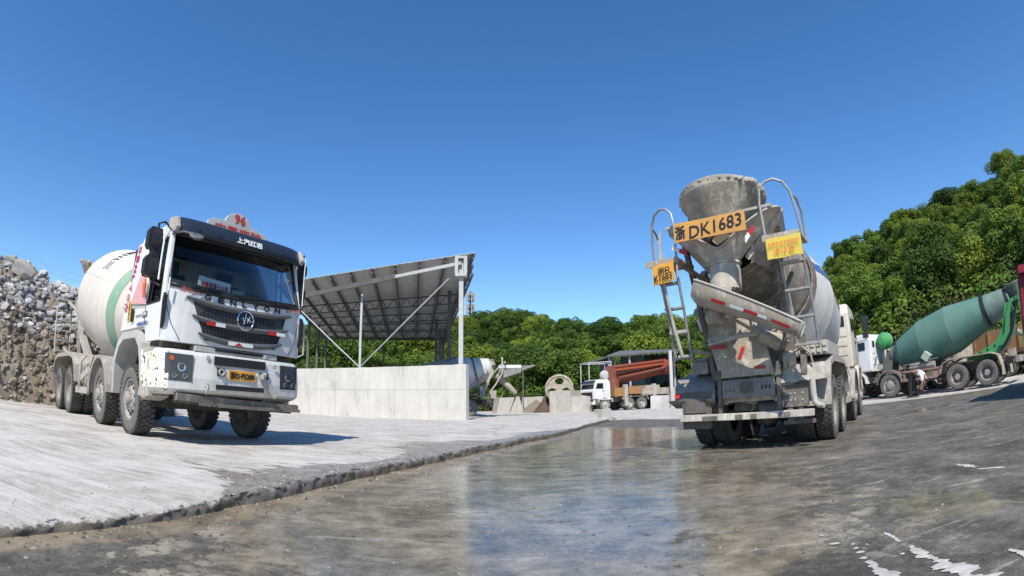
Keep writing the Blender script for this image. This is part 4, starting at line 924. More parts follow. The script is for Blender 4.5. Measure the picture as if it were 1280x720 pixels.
    b = MB(); crumple(b, (.45, -7.42, .98), (.85, .12, .03), (0, .12, .26), (0, -1, .3), 14, 7, .07, 9, .02); crumple(b, (.45, -7.42, .98), (.25, .1, 0), (0, .3, -.12), (0, 0, 1), 5, 4, .05, 2, .02); b.obj('crumpled_fender', mBEIGE, t, split=False)
    b = MB(); b.box((.52, -6.95, 1.385), (1.24, -5.4, 1.6)); tb = b.obj('tool_box', mPALE, t, bevel=0.01)
    b = MB()
    for k in range(7):
        x = .56 + k * .1
        for z in (1.42, 1.51): b.box((x, -6.975, z), (x + .06, -6.94, z + .055))
    tbm = b.obj('tread_plate', mCREAM, tb)
    b = MB(); b.cyl((.6, -7.3, 1.32), (.72, -7.25, 1.35), .13, n=18); b.lathe([(0, .06), (.05, .1), (.06, .14), (0, .14)], (.55, -7.32, 1.31), (.9, .3, 0), 18); b.tube([(.75, -7.3, 1.45), (.9, -7.35, 1.5), (1.0, -7.3, 1.4), (1.02, -7.25, 1.25)], .02, 6); b.obj('water_pump', mGREYD, t, split=False)
    b = MB(); b.box((.55, -7.42, .62), (.95, -7.36, .92)); ld = b.obj('lamp_panel', mDARK, t)
    b = MB()
    for x in (.6, .67, .74, .86): 
        for z in (.72, .82): b.cyl((x, -7.43, z), (x, -7.42, z), .016, n=8)
    b.obj('lamp_bolt', mPALE, ld)
    b = MB(); b.tube([(1.02, -7.4, 1.0), (1.03, -7.42, .8), (1.05, -7.42, .66), (1.12, -7.46, .61), (1.2, -7.5, .6)], [.05, .05, .05, .045, .035], 10); b.obj('caked_hose', mPALE, t)
    b = MB(); b.box((.62, -7.45, .4), (.7, -7.4, .6)); b.box((.8, -7.45, .42), (.86, -7.4, .6)); b.box((.55, -7.42, .36), (1.05, -7.38, .42)); b.obj('guard_bracket', mDARK, t, split=False)
    b = MB(); b.box((-1.2, -7.3, 1.02), (-.5, -7.1, 1.12)); b.box((-.35, -7.1, .6), (.35, -6.6, .8)); b.cyl((-.9, -7.05, .7), (-.55, -7.05, .7), .16, n=14); b.obj('rear_frame_box', mDARK, t)
    ladder_side(t, 1, mGALV); ladder_side(t, -1, mGALV, 2.96)
    b = MB(); crumple(b, (.72, -8.37, 2.66), (.52, 0, .0), (0, 0, .29), (0, -1, 0), 6, 4, .006, 3, .008); sg = b.obj('warning_sign', mYEL2, t, split=False)
    letters('右转弯停车再起步', mREDP, sg, (.98, -8.385, 2.855), .46, .062, (1, 0, 0), (0, 0, 1), bold=0.0, th=.016); letters('请注意', mREDP, sg, (.98, -8.385, 2.75), .32, .06, (1, 0, 0), (0, 0, 1), bold=0.0, th=.016)
    b = MB(); crumple(b, (-1.1, -8.38, 2.58), (.36, 0, .04), (0, 0, .30), (0, -1, 0), 5, 4, .01, 5, .008); sg = b.obj('number_board', mYEL, t, split=False)
    letters('浙D', mBLKP, sg, (-.90, -8.395, 2.80), .2, .09, (1, 0, .1), (0, 0, 1), bold=0.003, th=.01); letters('K1683', mBLKP, sg, (-.92, -8.395, 2.69), .3, .1, (1, 0, .1), (0, 0, 1), bold=0.003, th=.01)
    b = MB(); tape(b, (-.98, -8.31, 3.3), (-.96, -8.31, 2.95), .05, (1, 0, 0), 1, 0, 1); b.tube([(-.95, -8.3, 3.45), (-.99, -8.32, 3.0), (-.95, -8.25, 2.4), (-.9, -8.15, 1.9), (-.86, -8.0, 1.5)], [.016, .03, .02, .028, .03], 7); b.box((-1.0, -8.12, 1.86), (-.72, -8.08, 1.9)); b.box((-.98, -7.9, 1.5), (-.74, -7.86, 1.54)); b.obj('caked_rope', mPALE, t, split=False)
    cab = old_cab(t, mCREAM, z0=1.32, z1=2.99, y0=-1.0, y1=.95, xw=1.15)
    return t
RIGHT = right_truck()
# ------------------------------------------------------------------ setting
def interp(tab, x):
    if x <= tab[0][0]: return tab[0][1]
    for (a, u), (b_, v) in zip(tab, tab[1:]):
        if x <= b_: f = (x - a) / (b_ - a); return u + (v - u) * f
    return tab[-1][1]
def gp(x, y, z=0.0):
    """point of the ground plane z seen at a place in the photograph (used to survey real positions)"""
    F = Vector((0, math.cos(PITCH), math.sin(PITCH))); U = Vector((0, -math.sin(PITCH), math.cos(PITCH))); R = Vector((1, 0, 0))
    R2 = R * math.cos(ROLL) + U * math.sin(ROLL); U2 = -R * math.sin(ROLL) + U * math.cos(ROLL)
    dx, dy = x - 640, -(y - 360); rho = math.hypot(dx, dy); th = rho / FPX
    d = (R2 * dx / rho + U2 * dy / rho) * math.sin(th) + F * math.cos(th); k = (z - CAMH) / d.z
    return Vector((d.x * k, d.y * k, z))
SLAB = 0.19
EDGE = [(-3.3, -4.0), (-2.95, -1.5), (-2.75, .5), (-2.63, 1.81), (-2.31, 2.94), (-2.1, 4.0), (-1.91, 5.02), (-1.52, 6.6), (-1.03, 8.31), (0.0, 11.3), (1.23, 14.33), (2.75, 19.3), (4.5, 24.6)]
def catmull(pts, step):
    out = []
    P = [Vector((*p, 0)) for p in pts]; P = [P[0] * 2 - P[1]] + P + [P[-1] * 2 - P[-2]]
    for i in range(1, len(P) - 2):
        n = max(1, int((P[i + 1] - P[i]).length / step(P[i])))
        for k in range(n):
            t = k / n; a, b, c, d = P[i - 1:i + 3]
            out.append(0.5 * ((2 * b) + (c - a) * t + (2 * a - 5 * b + 4 * c - d) * t * t + (3 * b - a - 3 * c + d) * t ** 3))
    out.append(P[-2]); return out
EL = catmull(EDGE, lambda p: 0.035 if p.y < 9 else 0.1)
RIGHT_EDGE = [Vector((*p, 0)) for p in ((4.5, 24.6), (5.2, 25.4), (6.0, 24.6), (6.6, 22.5), (7.6, 21.5), (9.2, 20.8), (11.5, 19.4), (13.9, 17.5), (16.2, 15.0), (18.2, 12.6), (20.5, 9.0), (24, 3.0), (28, -6.0))]
def edge_dist(x, y):
    best = 1e9
    for p in EL[::6]:
        d = (p.x - x) ** 2 + (p.y - y) ** 2
        if d < best: best = d
    return math.sqrt(best)
def yard_mat():
    m, t, b = nt('pale_concrete_dust'); v = coords(t)
    n1 = noise_(t, v, 1.1, 10, 0.74, .4); n2 = noise_(t, v, 9, 8, 0.78); n3 = noise_(t, v, 60, 4, 0.75)
    tr = coords(t, (0.8, 5.5, 1), (0, 0, R_(-31))); w = t.nodes.new('ShaderNodeTexNoise'); w.inputs['Scale'].default_value = 1.7; w.inputs['Detail'].default_value = 7; w.inputs['Roughness'].default_value = 0.72; w.inputs['Distortion'].default_value = .35; lk(t, tr, w.inputs['Vector'])
    tr2 = coords(t, (0.5, 9, 1), (0, 0, R_(-24))); w2 = noise_(t, tr2, 1.3, 9, 0.8, .3)
    f = math_(t, 'ADD', math_(t, 'MULTIPLY', n1, 0.55), math_(t, 'MULTIPLY', w.outputs['Fac'], 0.45))
    c = ramp(t, f, [(0.38, (0.29, 0.26, 0.225)), (0.47, (0.44, 0.41, 0.365)), (0.54, (0.55, 0.525, 0.485)), (0.7, (0.63, 0.605, 0.565))]).outputs[0]
    dark = ramp(t, w2, [(0.60, 0.0), (0.625, 0.75)]); c = mixc(t, dark.outputs[0], c, (0.2, 0.185, 0.165))
    c = mixc(t, 0.6, c, ramp(t, n2, [(0.3, 0.74), (0.65, 1.0)]).outputs[0], 'MULTIPLY'); c = mixc(t, 0.5, c, ramp(t, n3, [(0.3, 0.75), (0.6, 1.0)]).outputs[0], 'MULTIPLY')
    vo = N(t, 'ShaderNodeTexVoronoi'); vo.feature = 'DISTANCE_TO_EDGE'; vo.inputs['Scale'].default_value = 0.16; jv = t.nodes.new('ShaderNodeVectorMath'); jv.operation = 'ADD'; nn = N(t, 'ShaderNodeTexNoise'); nn.inputs['Scale'].default_value = .8; nn.inputs['Detail'].default_value = 5
    lk(t, v, nn.inputs['Vector']); lk(t, v, jv.inputs[0]); lk(t, nn.outputs['Color'], jv.inputs[1]); lk(t, jv.outputs[0], vo.inputs['Vector'])
    crk = ramp(t, vo.outputs['Distance'], [(0.0, 1.0), (0.0022, 0.0)]); c = mixc(t, math_(t, 'MULTIPLY', crk.outputs[0], .7), c, (0.12, 0.11, 0.1))
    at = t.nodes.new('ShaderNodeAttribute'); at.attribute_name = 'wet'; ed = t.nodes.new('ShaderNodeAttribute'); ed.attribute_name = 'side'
    wn = math_(t, 'ADD', at.outputs['Fac'], math_(t, 'MULTIPLY', math_(t, 'SUBTRACT', noise_(t, coords(t, (.5, 1.8, 1), (0, 0, R_(-31))), 2.6, 8, .7), 0.5), 1.9))
    wm = ramp(t, wn, [(0.5, 0.0), (0.54, 1.0)]).outputs[0]
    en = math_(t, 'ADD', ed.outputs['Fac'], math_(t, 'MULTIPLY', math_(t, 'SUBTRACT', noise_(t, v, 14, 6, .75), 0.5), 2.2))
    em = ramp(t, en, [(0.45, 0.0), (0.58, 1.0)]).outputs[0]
    wetc = ramp(t, noise_(t, v, 12, 5, .7), [(0.35, (0.15, 0.132, 0.112)), (0.6, (0.3, 0.27, 0.235))]).outputs[0]
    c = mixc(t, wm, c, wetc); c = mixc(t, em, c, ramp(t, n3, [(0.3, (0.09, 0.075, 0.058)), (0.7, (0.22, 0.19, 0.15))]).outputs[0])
    lk(t, c, b.inputs['Base Color']); lk(t, mixc(t, wm, (0.85, 0.85, 0.85), (0.35, 0.35, 0.35)), b.inputs['Roughness'])
    h = math_(t, 'ADD', math_(t, 'MULTIPLY', n2, 0.6), math_(t, 'ADD', math_(t, 'MULTIPLY', n3, 0.25), math_(t, 'MULTIPLY', w.outputs['Fac'], .5)))
    bump_(t, b, h, 0.6, 0.02); return m
def build_yard():
    offs = [0, .008, .018, .03, .045, .065, .09, .13, .2, .32, .55, .9, 1.5, 2.3, 3.2]
    prof = [-.3, .25, .55, .76, .87, .94, .98, 1, 1, 1, 1, 1, 1, 1, 1]
    pts = EL + RIGHT_EDGE[1:]; nE = len(EL); C = Vector((3.2, 4.5, 0)); rows = [[] for _ in range(len(offs) + 4)]; wet = [[] for _ in rows]; side = [[] for _ in rows]
    for i, p in enumerate(pts):
        a = pts[max(0, i - 3)]; c = pts[min(len(pts) - 1, i + 3)] if i < nE - 3 else pts[min(len(pts) - 1, i + 1)]
        if i >= nE: a = pts[i - 1]
        d = (c - a).normalized(); n = Vector((-d.y, d.x, 0))
        if n.dot(p - C) < 0: n = -n
        rad = (p - C).normalized(); soft = 0.0 if i < nE - 4 else min(1, (i - nE + 5) / 5); db = max(0, min(1, (i - nE + 90) / 85)); n = (n * (1 - db) + rad * db).normalized()
        wid = 1 + (0 if i < nE else min(4, (i - nE + 1) * 2)); yy = p.y; step = interp([(-4, .05), (2.5, .062), (4.6, .12), (9, .13), (25, .14)], yy)
        for k, (o, z) in enumerate(zip(offs, prof)):
            jit = 0.0
            if soft < .5 and k < 10:
                q = p * 1.0 + n * o; amp = min(1, k / 2) * .045 * (1 - k / 12)
                q3 = q + Vector((0, 0, k * .11)); jit = noise.noise(q3 * 7) * amp + noise.noise(q * 2.2) * .06 * (1 - k / 12) + noise.noise(q3 * 17) * amp * .9 + noise.noise(q * .6) * .08 * (1 - k / 12)
                zz = z * step + (SLAB - step) * (o / 3.2) ** .8 + (noise.noise(q * 13 + Vector((3, 1, k * .3))) * .010 + noise.noise(q * 31 + Vector((0, 0, k))) * .006) * (1 if 0 < k < 8 else 0)
            else: zz = z * (1 - soft) + soft * (0.004 + .19 * min(1, (o * wid / 9)) ** 1.3)
            zz = (zz * step + (SLAB - step) * min(1, o / 3.2) ** .8) if soft < .5 and k >= 10 else zz; pos = p + n * (o * wid + jit); rows[k].append((pos.x, pos.y, zz))
            s0 = max(0, min(1, (yy - 3.6) / 1.0)) * max(0, min(1, (16.0 - yy) / 4)); width = .75 * s0 * (0.5 + 0.5 * math.sin(yy * 1.3 + 2.2)) + .3 * s0
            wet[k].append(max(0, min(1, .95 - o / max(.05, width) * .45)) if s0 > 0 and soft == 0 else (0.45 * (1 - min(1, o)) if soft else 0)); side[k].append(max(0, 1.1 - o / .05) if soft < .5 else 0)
        for m, R in enumerate((8, 25, 80, 200)):
            q = p + n * (3.2 * wid) + rad * (R - 3.2 * 0); rows[len(offs) + m].append((q.x, q.y, .19)); wet[len(offs) + m].append(0); side[len(offs) + m].append(0)
    b = MB(); b.grid(rows); b.sm = [i >= 0 for i in range(len(b.f))]; me = b.mesh('yard', yard_mat(), recalc=False)
    for nm, arr in (('wet', wet), ('side', side)):
        at = me.attributes.new(nm, 'FLOAT', 'POINT'); at.data.foreach_set('value', [v for r in arr for v in r])
    if me.polygons[0].normal.z < 0: me.flip_normals()
    kind(link('yard', me), 'structure', 'pale dusty concrete yard raised above the wet road')
build_yard()
def road_mat():
    m, t, b = nt('wet_muddy_asphalt'); v = coords(t)
    wa = t.nodes.new('ShaderNodeAttribute'); wa.attribute_name = 'wet'; sa = t.nodes.new('ShaderNodeAttribute'); sa.attribute_name = 'sand'
    vv = coords(t, (0.55, 1.3, 1), (0, 0, R_(-12)))
    n1 = noise_(t, v, 0.8, 9, 0.7, .3); n2 = noise_(t, v, 12, 8, 0.8); n3 = noise_(t, v, 70, 4, 0.8); nb = noise_(t, v, 3.2, 10, 0.76, .3)
    wn = math_(t, 'ADD', wa.outputs['Fac'], math_(t, 'ADD', math_(t, 'MULTIPLY', math_(t, 'SUBTRACT', n1, .5), 1.0), math_(t, 'MULTIPLY', math_(t, 'SUBTRACT', nb, .5), 1.5)))
    W = ramp(t, wn, [(0.36, 0.0), (0.41, 1.0)]).outputs[0]
    sn = math_(t, 'ADD', sa.outputs['Fac'], math_(t, 'MULTIPLY', math_(t, 'SUBTRACT', nb, .5), .9)); SN = ramp(t, sn, [(0.42, 0.0), (0.6, 1.0)]).outputs[0]
    dry = ramp(t, math_(t, 'ADD', math_(t, 'MULTIPLY', n2, .5), math_(t, 'MULTIPLY', n3, .5)), [(0.36, (0.04, 0.035, 0.027)), (0.46, (0.09, 0.08, 0.062)), (0.54, (0.135, 0.12, 0.094)), (0.63, (0.27, 0.243, 0.19))]).outputs[0]
    wetc = ramp(t, nb, [(0.38, (0.12, 0.102, 0.07)), (0.5, (0.19, 0.165, 0.118)), (0.6, (0.26, 0.226, 0.165))]).outputs[0]
    c = mixc(t, W, dry, wetc)
    silt = ramp(t, n1, [(0.52, 0.0), (0.62, .6)]).outputs[0]; c = mixc(t, silt, c, (0.2, 0.178, 0.148))
    st2 = noise_(t, coords(t, (.9, 4, 1), (0, 0, R_(20))), 1.1, 10, .78, .6); c = mixc(t, ramp(t, st2, [(0.585, 0.0), (0.60, .6)]).outputs[0], c, (0.33, 0.3, 0.25)); c = mixc(t, ramp(t, st2, [(0.375, .5), (0.40, 0.0)]).outputs[0], c, (0.03, 0.028, 0.025))
    sand = ramp(t, n2, [(0.3, (0.15, 0.115, 0.072)), (0.7, (0.3, 0.24, 0.16))]).outputs[0]; c = mixc(t, SN, c, sand); blot = noise_(t, v, 1.7, 10, .76, .3); c = mixc(t, .85, c, ramp(t, blot, [(0.4, .55), (0.5, 1.0), (0.58, 1.35)]).outputs[0], 'MULTIPLY')
    gr = noise_(t, v, 55, 2, .5); c = mixc(t, ramp(t, gr, [(0.70, 0.0), (0.74, .6)]).outputs[0], c, (0.42, 0.4, 0.37))
    lk(t, c, b.inputs['Base Color'])
    rr = mixc(t, W, (0.62, 0.62, 0.62), ramp(t, nb, [(0.42, 0.04), (0.6, 0.14)]).outputs[0]); rr = mixc(t, SN, rr, (0.42, 0.42, 0.42)); lk(t, rr, b.inputs['Roughness'])
    b.inputs['Specular IOR Level'].default_value = 0.4
    bd = t.nodes.new('ShaderNodeBump'); bd.inputs['Distance'].default_value = .02; inv = math_(t, 'SUBTRACT', 1.0, W); lk(t, math_(t, 'MULTIPLY', inv, .75), bd.inputs['Strength'])
    lk(t, math_(t, 'ADD', math_(t, 'MULTIPLY', n2, .6), math_(t, 'MULTIPLY', n3, .5)), bd.inputs['Height'])
    rp = coords(t, (1.0, 1.7, 1), (0, 0, R_(-14))); rn = math_(t, 'ADD', math_(t, 'MULTIPLY', noise_(t, rp, 19, 3, .6, .6), .6), math_(t, 'MULTIPLY', noise_(t, rp, 4.5, 3, .5, .5), .5)); bw = t.nodes.new('ShaderNodeBump'); bw.inputs['Distance'].default_value = .010; bw.inputs['Strength'].default_value = 0.3
    lk(t, rn, bw.inputs['Height']); lk(t, bd.outputs[0], bw.inputs['Normal']); lk(t, bw.outputs[0], b.inputs['Normal']); return m
def build_road():
    pud = [(gp(500, 640), 1.1, 1.6, .95), (gp(620, 600), 1.6, 2.6, 1.0), (gp(640, 700), 1.2, 1.0, .9), (gp(760, 600), 1.7, 3.0, .9), (gp(700, 550), 1.6, 4.5, .85), (gp(800, 545), 2.0, 5.0, .8), (gp(900, 600), 1.2, 2.0, .62), (gp(900, 690), 1.0, .9, .55), (gp(300, 700), .7, .8, .5),
           (gp(1170, 630), .55, .6, .62), (gp(1150, 513), 1.6, .5, .75), (gp(1240, 515), 1.5, 1.0, .35), (gp(420, 680), .8, .8, .6)]
    radii = [0.3]
    while radii[-1] < 75: radii.append(radii[-1] * 1.035 + .01)
    rows = []; wet = []; sand = []
    for r in radii:
        row = []
        for i in range(250):
            az = -115 + 230 * i / 249; p = pol(az, r); w = 0.12
            for c, sx, sy, k in pud:
                d = ((p.x - c.x) / sx) ** 2 + ((p.y - c.y) / sy) ** 2; w = max(w, k * math.exp(-d * .8))
            row.append((p.x, p.y, 0.0)); wet.append(w)
            sand.append(max(0, 1 - edge_dist(p.x, p.y) / (.55 + .03 * p.y)) if p.x < 3 and p.y < 22 else 0)
        rows.append(row)
    b = MB(); b.grid(rows); me = b.mesh('road', road_mat(), recalc=False)
    for nm, arr in (('wet', wet), ('sand', sand)):
        at = me.attributes.new(nm, 'FLOAT', 'POINT'); at.data.foreach_set('value', arr)
    if me.polygons[0].normal.z < 0: me.flip_normals()
    kind(link('road', me), 'structure', 'wet muddy asphalt road with puddles')
build_road()
b = MB(); b.quad((-3000, -3000, -.06), (3000, -3000, -.06), (3000, 3000, -.06), (-3000, 3000, -.06)); kind(b.obj('ground', M('far_ground', (0.12, 0.12, 0.09), .9, dirt=(0.07, 0.08, 0.05), scale=.05), split=False), 'structure')
# spilled slurry on the road, plus a highlight painted as white streaks
def slurry():
    b = MB(); rnd = random.Random(11)
    def streak(pts, seed):
        top = []; bot = []
        for i, (x, y, w) in enumerate(pts):
            pass
        P = []
        for i in range(len(pts) - 1):
            for k in range(22):
                f = k / 22; P.append((gp(pts[i][0] * (1 - f) + pts[i + 1][0] * f, pts[i][1] * (1 - f) + pts[i + 1][1] * f), 1.35 * (pts[i][2] * (1 - f) + pts[i + 1][2] * f)))
        P.append((gp(pts[-1][0], pts[-1][1]), pts[-1][2])); L = []; R = []
        for i, (p, w) in enumerate(P):
            d = (P[min(i + 1, len(P) - 1)][0] - P[max(0, i - 1)][0]).normalized(); n = Vector((-d.y, d.x, 0)); j = noise.noise(p * 14 + Vector((seed, 0, 0))); j2 = noise.noise(p * 14 + Vector((0, seed, 0)))
            L.append(p + n * (w * max(.12, 1 + j * 1.8 + 1.0 * noise.noise(p * 40))) + Vector((0, 0, .005))); R.append(p - n * (w * max(.12, 1 + j2 * 1.8 + 1.0 * noise.noise(p * 43))) + Vector((0, 0, .005)))
        C = [(l + r) / 2 + Vector((0, 0, .006)) for l, r in zip(L, R)]; b.grid([L, C, R])
    streak([(1106, 667, .005), (1118, 674, .014), (1126, 678, .004)], 1); streak([(1140, 684, .012), (1156, 694, .035), (1178, 704, .04), (1205, 716, .05), (1240, 735, .05), (1290, 760, .04)], 2)
    streak([(1262, 688, .012), (1282, 694, .03), (1310, 704, .03)], 3); streak([(1085, 703, .012), (1100, 712, .02), (1122, 728, .03)], 4); streak([(1196, 581, .012), (1212, 583, .03), (1220, 585, .01)], 5); streak([(1222, 587, .008), (1250, 585, .02), (1256, 585, .004)], 6)  # last two streaks paint a highlight of the wet road in white
    for x, y, w in ((1027, 670, .012), (1043, 680, .022), (1066, 681, .01), (1070, 686, .014), (1075, 691, .018), (1079, 698, .018), (1090, 708, .02), (1128, 693, .01), (1105, 718, .012)):
        c = gp(x, y); n = 10; vs = [(c.x, c.y, .010)] + [(c.x + w * 1.5 * rnd.uniform(.75, 1.2) * math.cos(2 * PI * k / n), c.y + w * rnd.uniform(.75, 1.2) * math.sin(2 * PI * k / n), .004) for k in range(n)]
        b.add(vs, [(0, 1 + k, 1 + (k + 1) % n) for k in range(n)], 0, True)
    me = b.mesh('dried_slurry_and_glint', M('white_slurry_and_glint', (0.66, 0.64, 0.6), .8, dirt=(.3, .28, .25), amt=.3, scale=9, bump=.4)); kind(link('dried_slurry_and_glint', me), 'stuff', 'white slurry splashes dried on the wet road, with a painted highlight')
slurry()
# ------------------------------------------------------------------ hills
ELV = [(-95, 2.5), (-60, 3), (-45, 4.5), (-30, 6.2), (-22, 7.5), (-15, 9), (-7, 10.3), (-3.5, 10.2), (0, 9.7), (5, 9.0), (10, 8.9), (18, 8.6), (24, 8.8), (28, 10), (31, 11.3), (34, 12.8), (37, 14.3), (41.5, 15), (43.5, 16.6), (46.4, 17.6), (51.3, 17.1), (55, 18.3), (59.7, 19.3), (66, 21), (75, 22), (95, 22)]
RRT = [(-95, 140), (20, 130), (28, 118), (34, 105), (45, 95), (60, 88), (95, 88)]
RBT = [(-95, 62), (-20, 66), (0, 62), (20, 57), (30, 45), (40, 38), (60, 33), (95, 33)]
def hill_z(az, r):
    rb, rr = interp(RBT, az), interp(RRT, az); zr = elz(interp(ELV, az), rr) - 4.6
    if r <= rb: return .15
    s = (r - rb) / (rr - rb)
    if s <= 1: z = .15 + (zr - .15) * (s ** .92)
    else: z = zr - (s - 1) * zr * 1.2 - (s - 1) ** 2 * 5
    p = pol(az, r); return z + noise.noise(p * .045) * 1.6 * min(1, s * 3) * (1 if s < 1 else 0.3)
b = MB(); rows = []
for k in range(46):
    row = []
    for i in range(150):
        az = -95 + 190 * i / 149; rb, rr = interp(RBT, az), interp(RRT, az); r = rb - 2 + (rr * 1.5 - rb) * k / 45; row.append(pol(az, r, hill_z(az, r) if k else -.2))
    rows.append(row)
b.grid(rows); me = b.mesh('hillside', M('hill_soil', (0.055, 0.06, 0.025), .95, dirt=(0.11, 0.10, 0.05), amt=.35, scale=.18, bump=.5), recalc=False)
if me.polygons[20].normal.z < 0: me.flip_normals()
kind(link('hillside', me), 'structure', 'steep green hillside behind the yard')
def leaf_mat(name, lo, hi, transl=.25):
    m, t, b = nt(name); oi = t.nodes.new('ShaderNodeObjectInfo'); at = t.nodes.new('ShaderNodeAttribute'); at.attribute_name = 'tone'
    ge = t.nodes.new('ShaderNodeNewGeometry')
    f = math_(t, 'ADD', math_(t, 'MULTIPLY', oi.outputs['Random'], .42), math_(t, 'ADD', math_(t, 'MULTIPLY', at.outputs['Fac'], .4), math_(t, 'MULTIPLY', ge.outputs['Random Per Island'], .22)))
    r = ramp(t, f, [(0.12, lo), (0.55, tuple((a + c) / 2 for a, c in zip(lo, hi))), (0.95, hi)])
    lk(t, r.outputs[0], b.inputs['Base Color']); b.inputs['Roughness'].default_value = .6; b.inputs['Specular IOR Level'].default_value = .25
    tr = t.nodes.new('ShaderNodeBsdfTranslucent'); lk(t, r.outputs[0], tr.inputs[0]); mx = t.nodes.new('ShaderNodeMixShader'); mx.inputs[0].default_value = transl
    o = t.nodes['Material Output']; lk(t, b.outputs[0], mx.inputs[1]); lk(t, tr.outputs[0], mx.inputs[2]); lk(t, mx.outputs[0], o.inputs[0]); return m
LEAF = [leaf_mat('dark_green_leaves', (0.018, 0.042, 0.009), (0.10, 0.18, 0.024)), leaf_mat('mid_green_leaves', (0.035, 0.075, 0.012), (0.16, 0.26, 0.03)), leaf_mat('yellow_green_leaves', (0.075, 0.12, 0.013), (0.27, 0.35, 0.04)), leaf_mat('olive_scrub_leaves', (0.035, 0.04, 0.014), (0.12, 0.12, 0.04))]
BARK = M('bark', (0.09, 0.07, 0.05), .9, scale=6)
def leaves(vs, fs, tone, c, r, n, rnd, size, up=.3, tn=0.5, zsq=.8):
    for _ in range(n):
        d = Vector((rnd.gauss(0, 1), rnd.gauss(0, 1), rnd.gauss(0, 1) + up)).normalized(); rr = r * rnd.uniform(.78, 1.06)
        p = Vector(c) + Vector((d.x * rr, d.y * rr, d.z * rr * zsq)); nn = (d + Vector((rnd.uniform(-.8, .8), rnd.uniform(-.8, .8), rnd.uniform(-.3, .9)))).normalized()
        a = nn.orthogonal().normalized(); a = Matrix.Rotation(rnd.uniform(0, 6.3), 3, nn) @ a; b_ = nn.cross(a); s = size * rnd.uniform(.6, 1.35); k = len(vs)
        vs += [p - a * s, p + b_ * s * .55 + nn * s * .1, p + a * s, p - b_ * s * .55 + nn * s * .12]; fs.append((k, k + 1, k + 2, k + 3)); t_ = tn + rnd.uniform(-.12, .12); tone += [t_] * 4
def crown_mesh(seed, r, h, n, size, cone=0.0, nb=46):
    rnd = random.Random(seed); vs, fs, tone = [], [], []
    blobs = []
    for k in range(nb):
        z = rnd.uniform(.12, 1.0); a = rnd.uniform(0, 2 * PI); wr = r * (math.sin(min(1, z * 1.15) * PI * .62 + .35)) * (1 - cone * z) * rnd.uniform(.35, 1.0); br = r * rnd.choice((.13, .17, .22, .27, .36)) * (1 - .3 * cone * z)
        blobs.append((Vector((wr * math.cos(a), wr * math.sin(a), h * z)), br))
    blobs.append((Vector((r * .1, 0, h * .95)), r * .25)); blobs.append((Vector((0, 0, h * .55)), r * .6))
    tot = sum(q[1] ** 2 for q in blobs)
    for c, br in blobs: leaves(vs, fs, tone, c, br, int(n * br * br / tot), rnd, size, tn=rnd.uniform(.1, .9))
    for _ in range(n // 14):   # loose sprays beyond the outline
        c, br = rnd.choice(blobs); leaves(vs, fs, tone, c, br * 1.28, 1, rnd, size * .9, tn=rnd.uniform(.3, 1))
    me = bpy.data.meshes.new('crown'); me.from_pydata(vs, [], fs); at = me.attributes.new('tone', 'FLOAT', 'POINT'); at.data.foreach_set('value', tone); return me
def trunk_mesh(seed, h, r):
    rnd = random.Random(seed); b = MB(); b.tube([(0, 0, -1.5), (rnd.uniform(-.1, .1), rnd.uniform(-.1, .1), h * .3), (rnd.uniform(-.3, .3), rnd.uniform(-.3, .3), h * .7), (0, 0, h)], [.26, .2, .14, .06], 7)
    for k in range(5):
        a = rnd.uniform(0, 6.3); z = h * rnd.uniform(.3, .6); b.tube([(0, 0, z), (r * .4 * math.cos(a), r * .4 * math.sin(a), z + h * .15), (r * .7 * math.cos(a), r * .7 * math.sin(a), z + h * .3)], [.1, .07, .03], 5)
    return b.mesh('trunk', BARK)
CR = []
for i, (r, h, n, cone, mi) in enumerate(((3.3, 4.6, 4200, 0, 0), (3.0, 4.2, 3800, 0, 1), (3.6, 4.4, 4600, .1, 2), (2.7, 5.4, 3600, .35, 1), (3.4, 4.0, 4200, 0, 0), (3.1, 5.0, 4200, .15, 2), (2.6, 3.4, 3200, 0, 3), (3.5, 4.8, 4400, 0.05, 1))):
    me = crown_mesh(100 + i, r, h, int(n * 2.1), .155, cone); me.materials.append(LEAF[mi]); CR.append((me, trunk_mesh(200 + i, h * .9, r), mi))
KL = ['dark green leafy tree', 'mid green leafy tree', 'yellow green leafy tree', 'olive brown scrubby tree']
def plant_tree(az, r, k, sc, where, grp):
    me, tr, mi = CR[k]; z = hill_z(az, r); p = pol(az, r, z - .2)
    o = thing('hillside_tree', KL[mi] + ' ' + where, 'tree', p, rz=random.uniform(0, 6.28), group=grp); o.scale = (sc, sc, sc * random.uniform(.85, 1.15))
    link('crown', me, o, (0, 0, .9)); link('trunk', tr, o)
rnd = random.Random(21); nT = 0
def zone(a0, a1, f0, f1, spacing, rowd, where, grp, kinds, s0=.8, s1=1.25, rmin=0):
    global nT
    r = 0; k = 0
    while True:
        az = a0 + (k % 2) * .6; placed = False
        while az < a1:
            rb, rr = interp(RBT, az), interp(RRT, az); rad = max(rb + rmin, rb + (rr - rb) * f0) + r
            if rad <= rb + (rr - rb) * f1:
                placed = True; plant_tree(az + rnd.uniform(-.9, .9), rad + rnd.uniform(-2.2, 2.2), rnd.choice(kinds), rnd.uniform(s0, s1), where, grp); nT += 1
            az += math.degrees(spacing * rnd.uniform(.75, 1.25) / rad)
        if not placed: break
        r += rowd; k += 1
zone(-30, -9, .0, .99, 7.5, 13, 'on the far slope seen through the open shed', 'trees behind the shed', (0, 1, 4, 3, 7, 1), .85, 1.3)
zone(-9, 31, .06, 1.0, 5.6, 9.5, 'on the low hill beyond the pump truck', 'trees on the low hill', (0, 0, 1, 4, 1, 3, 7, 2), .65, 1.1)
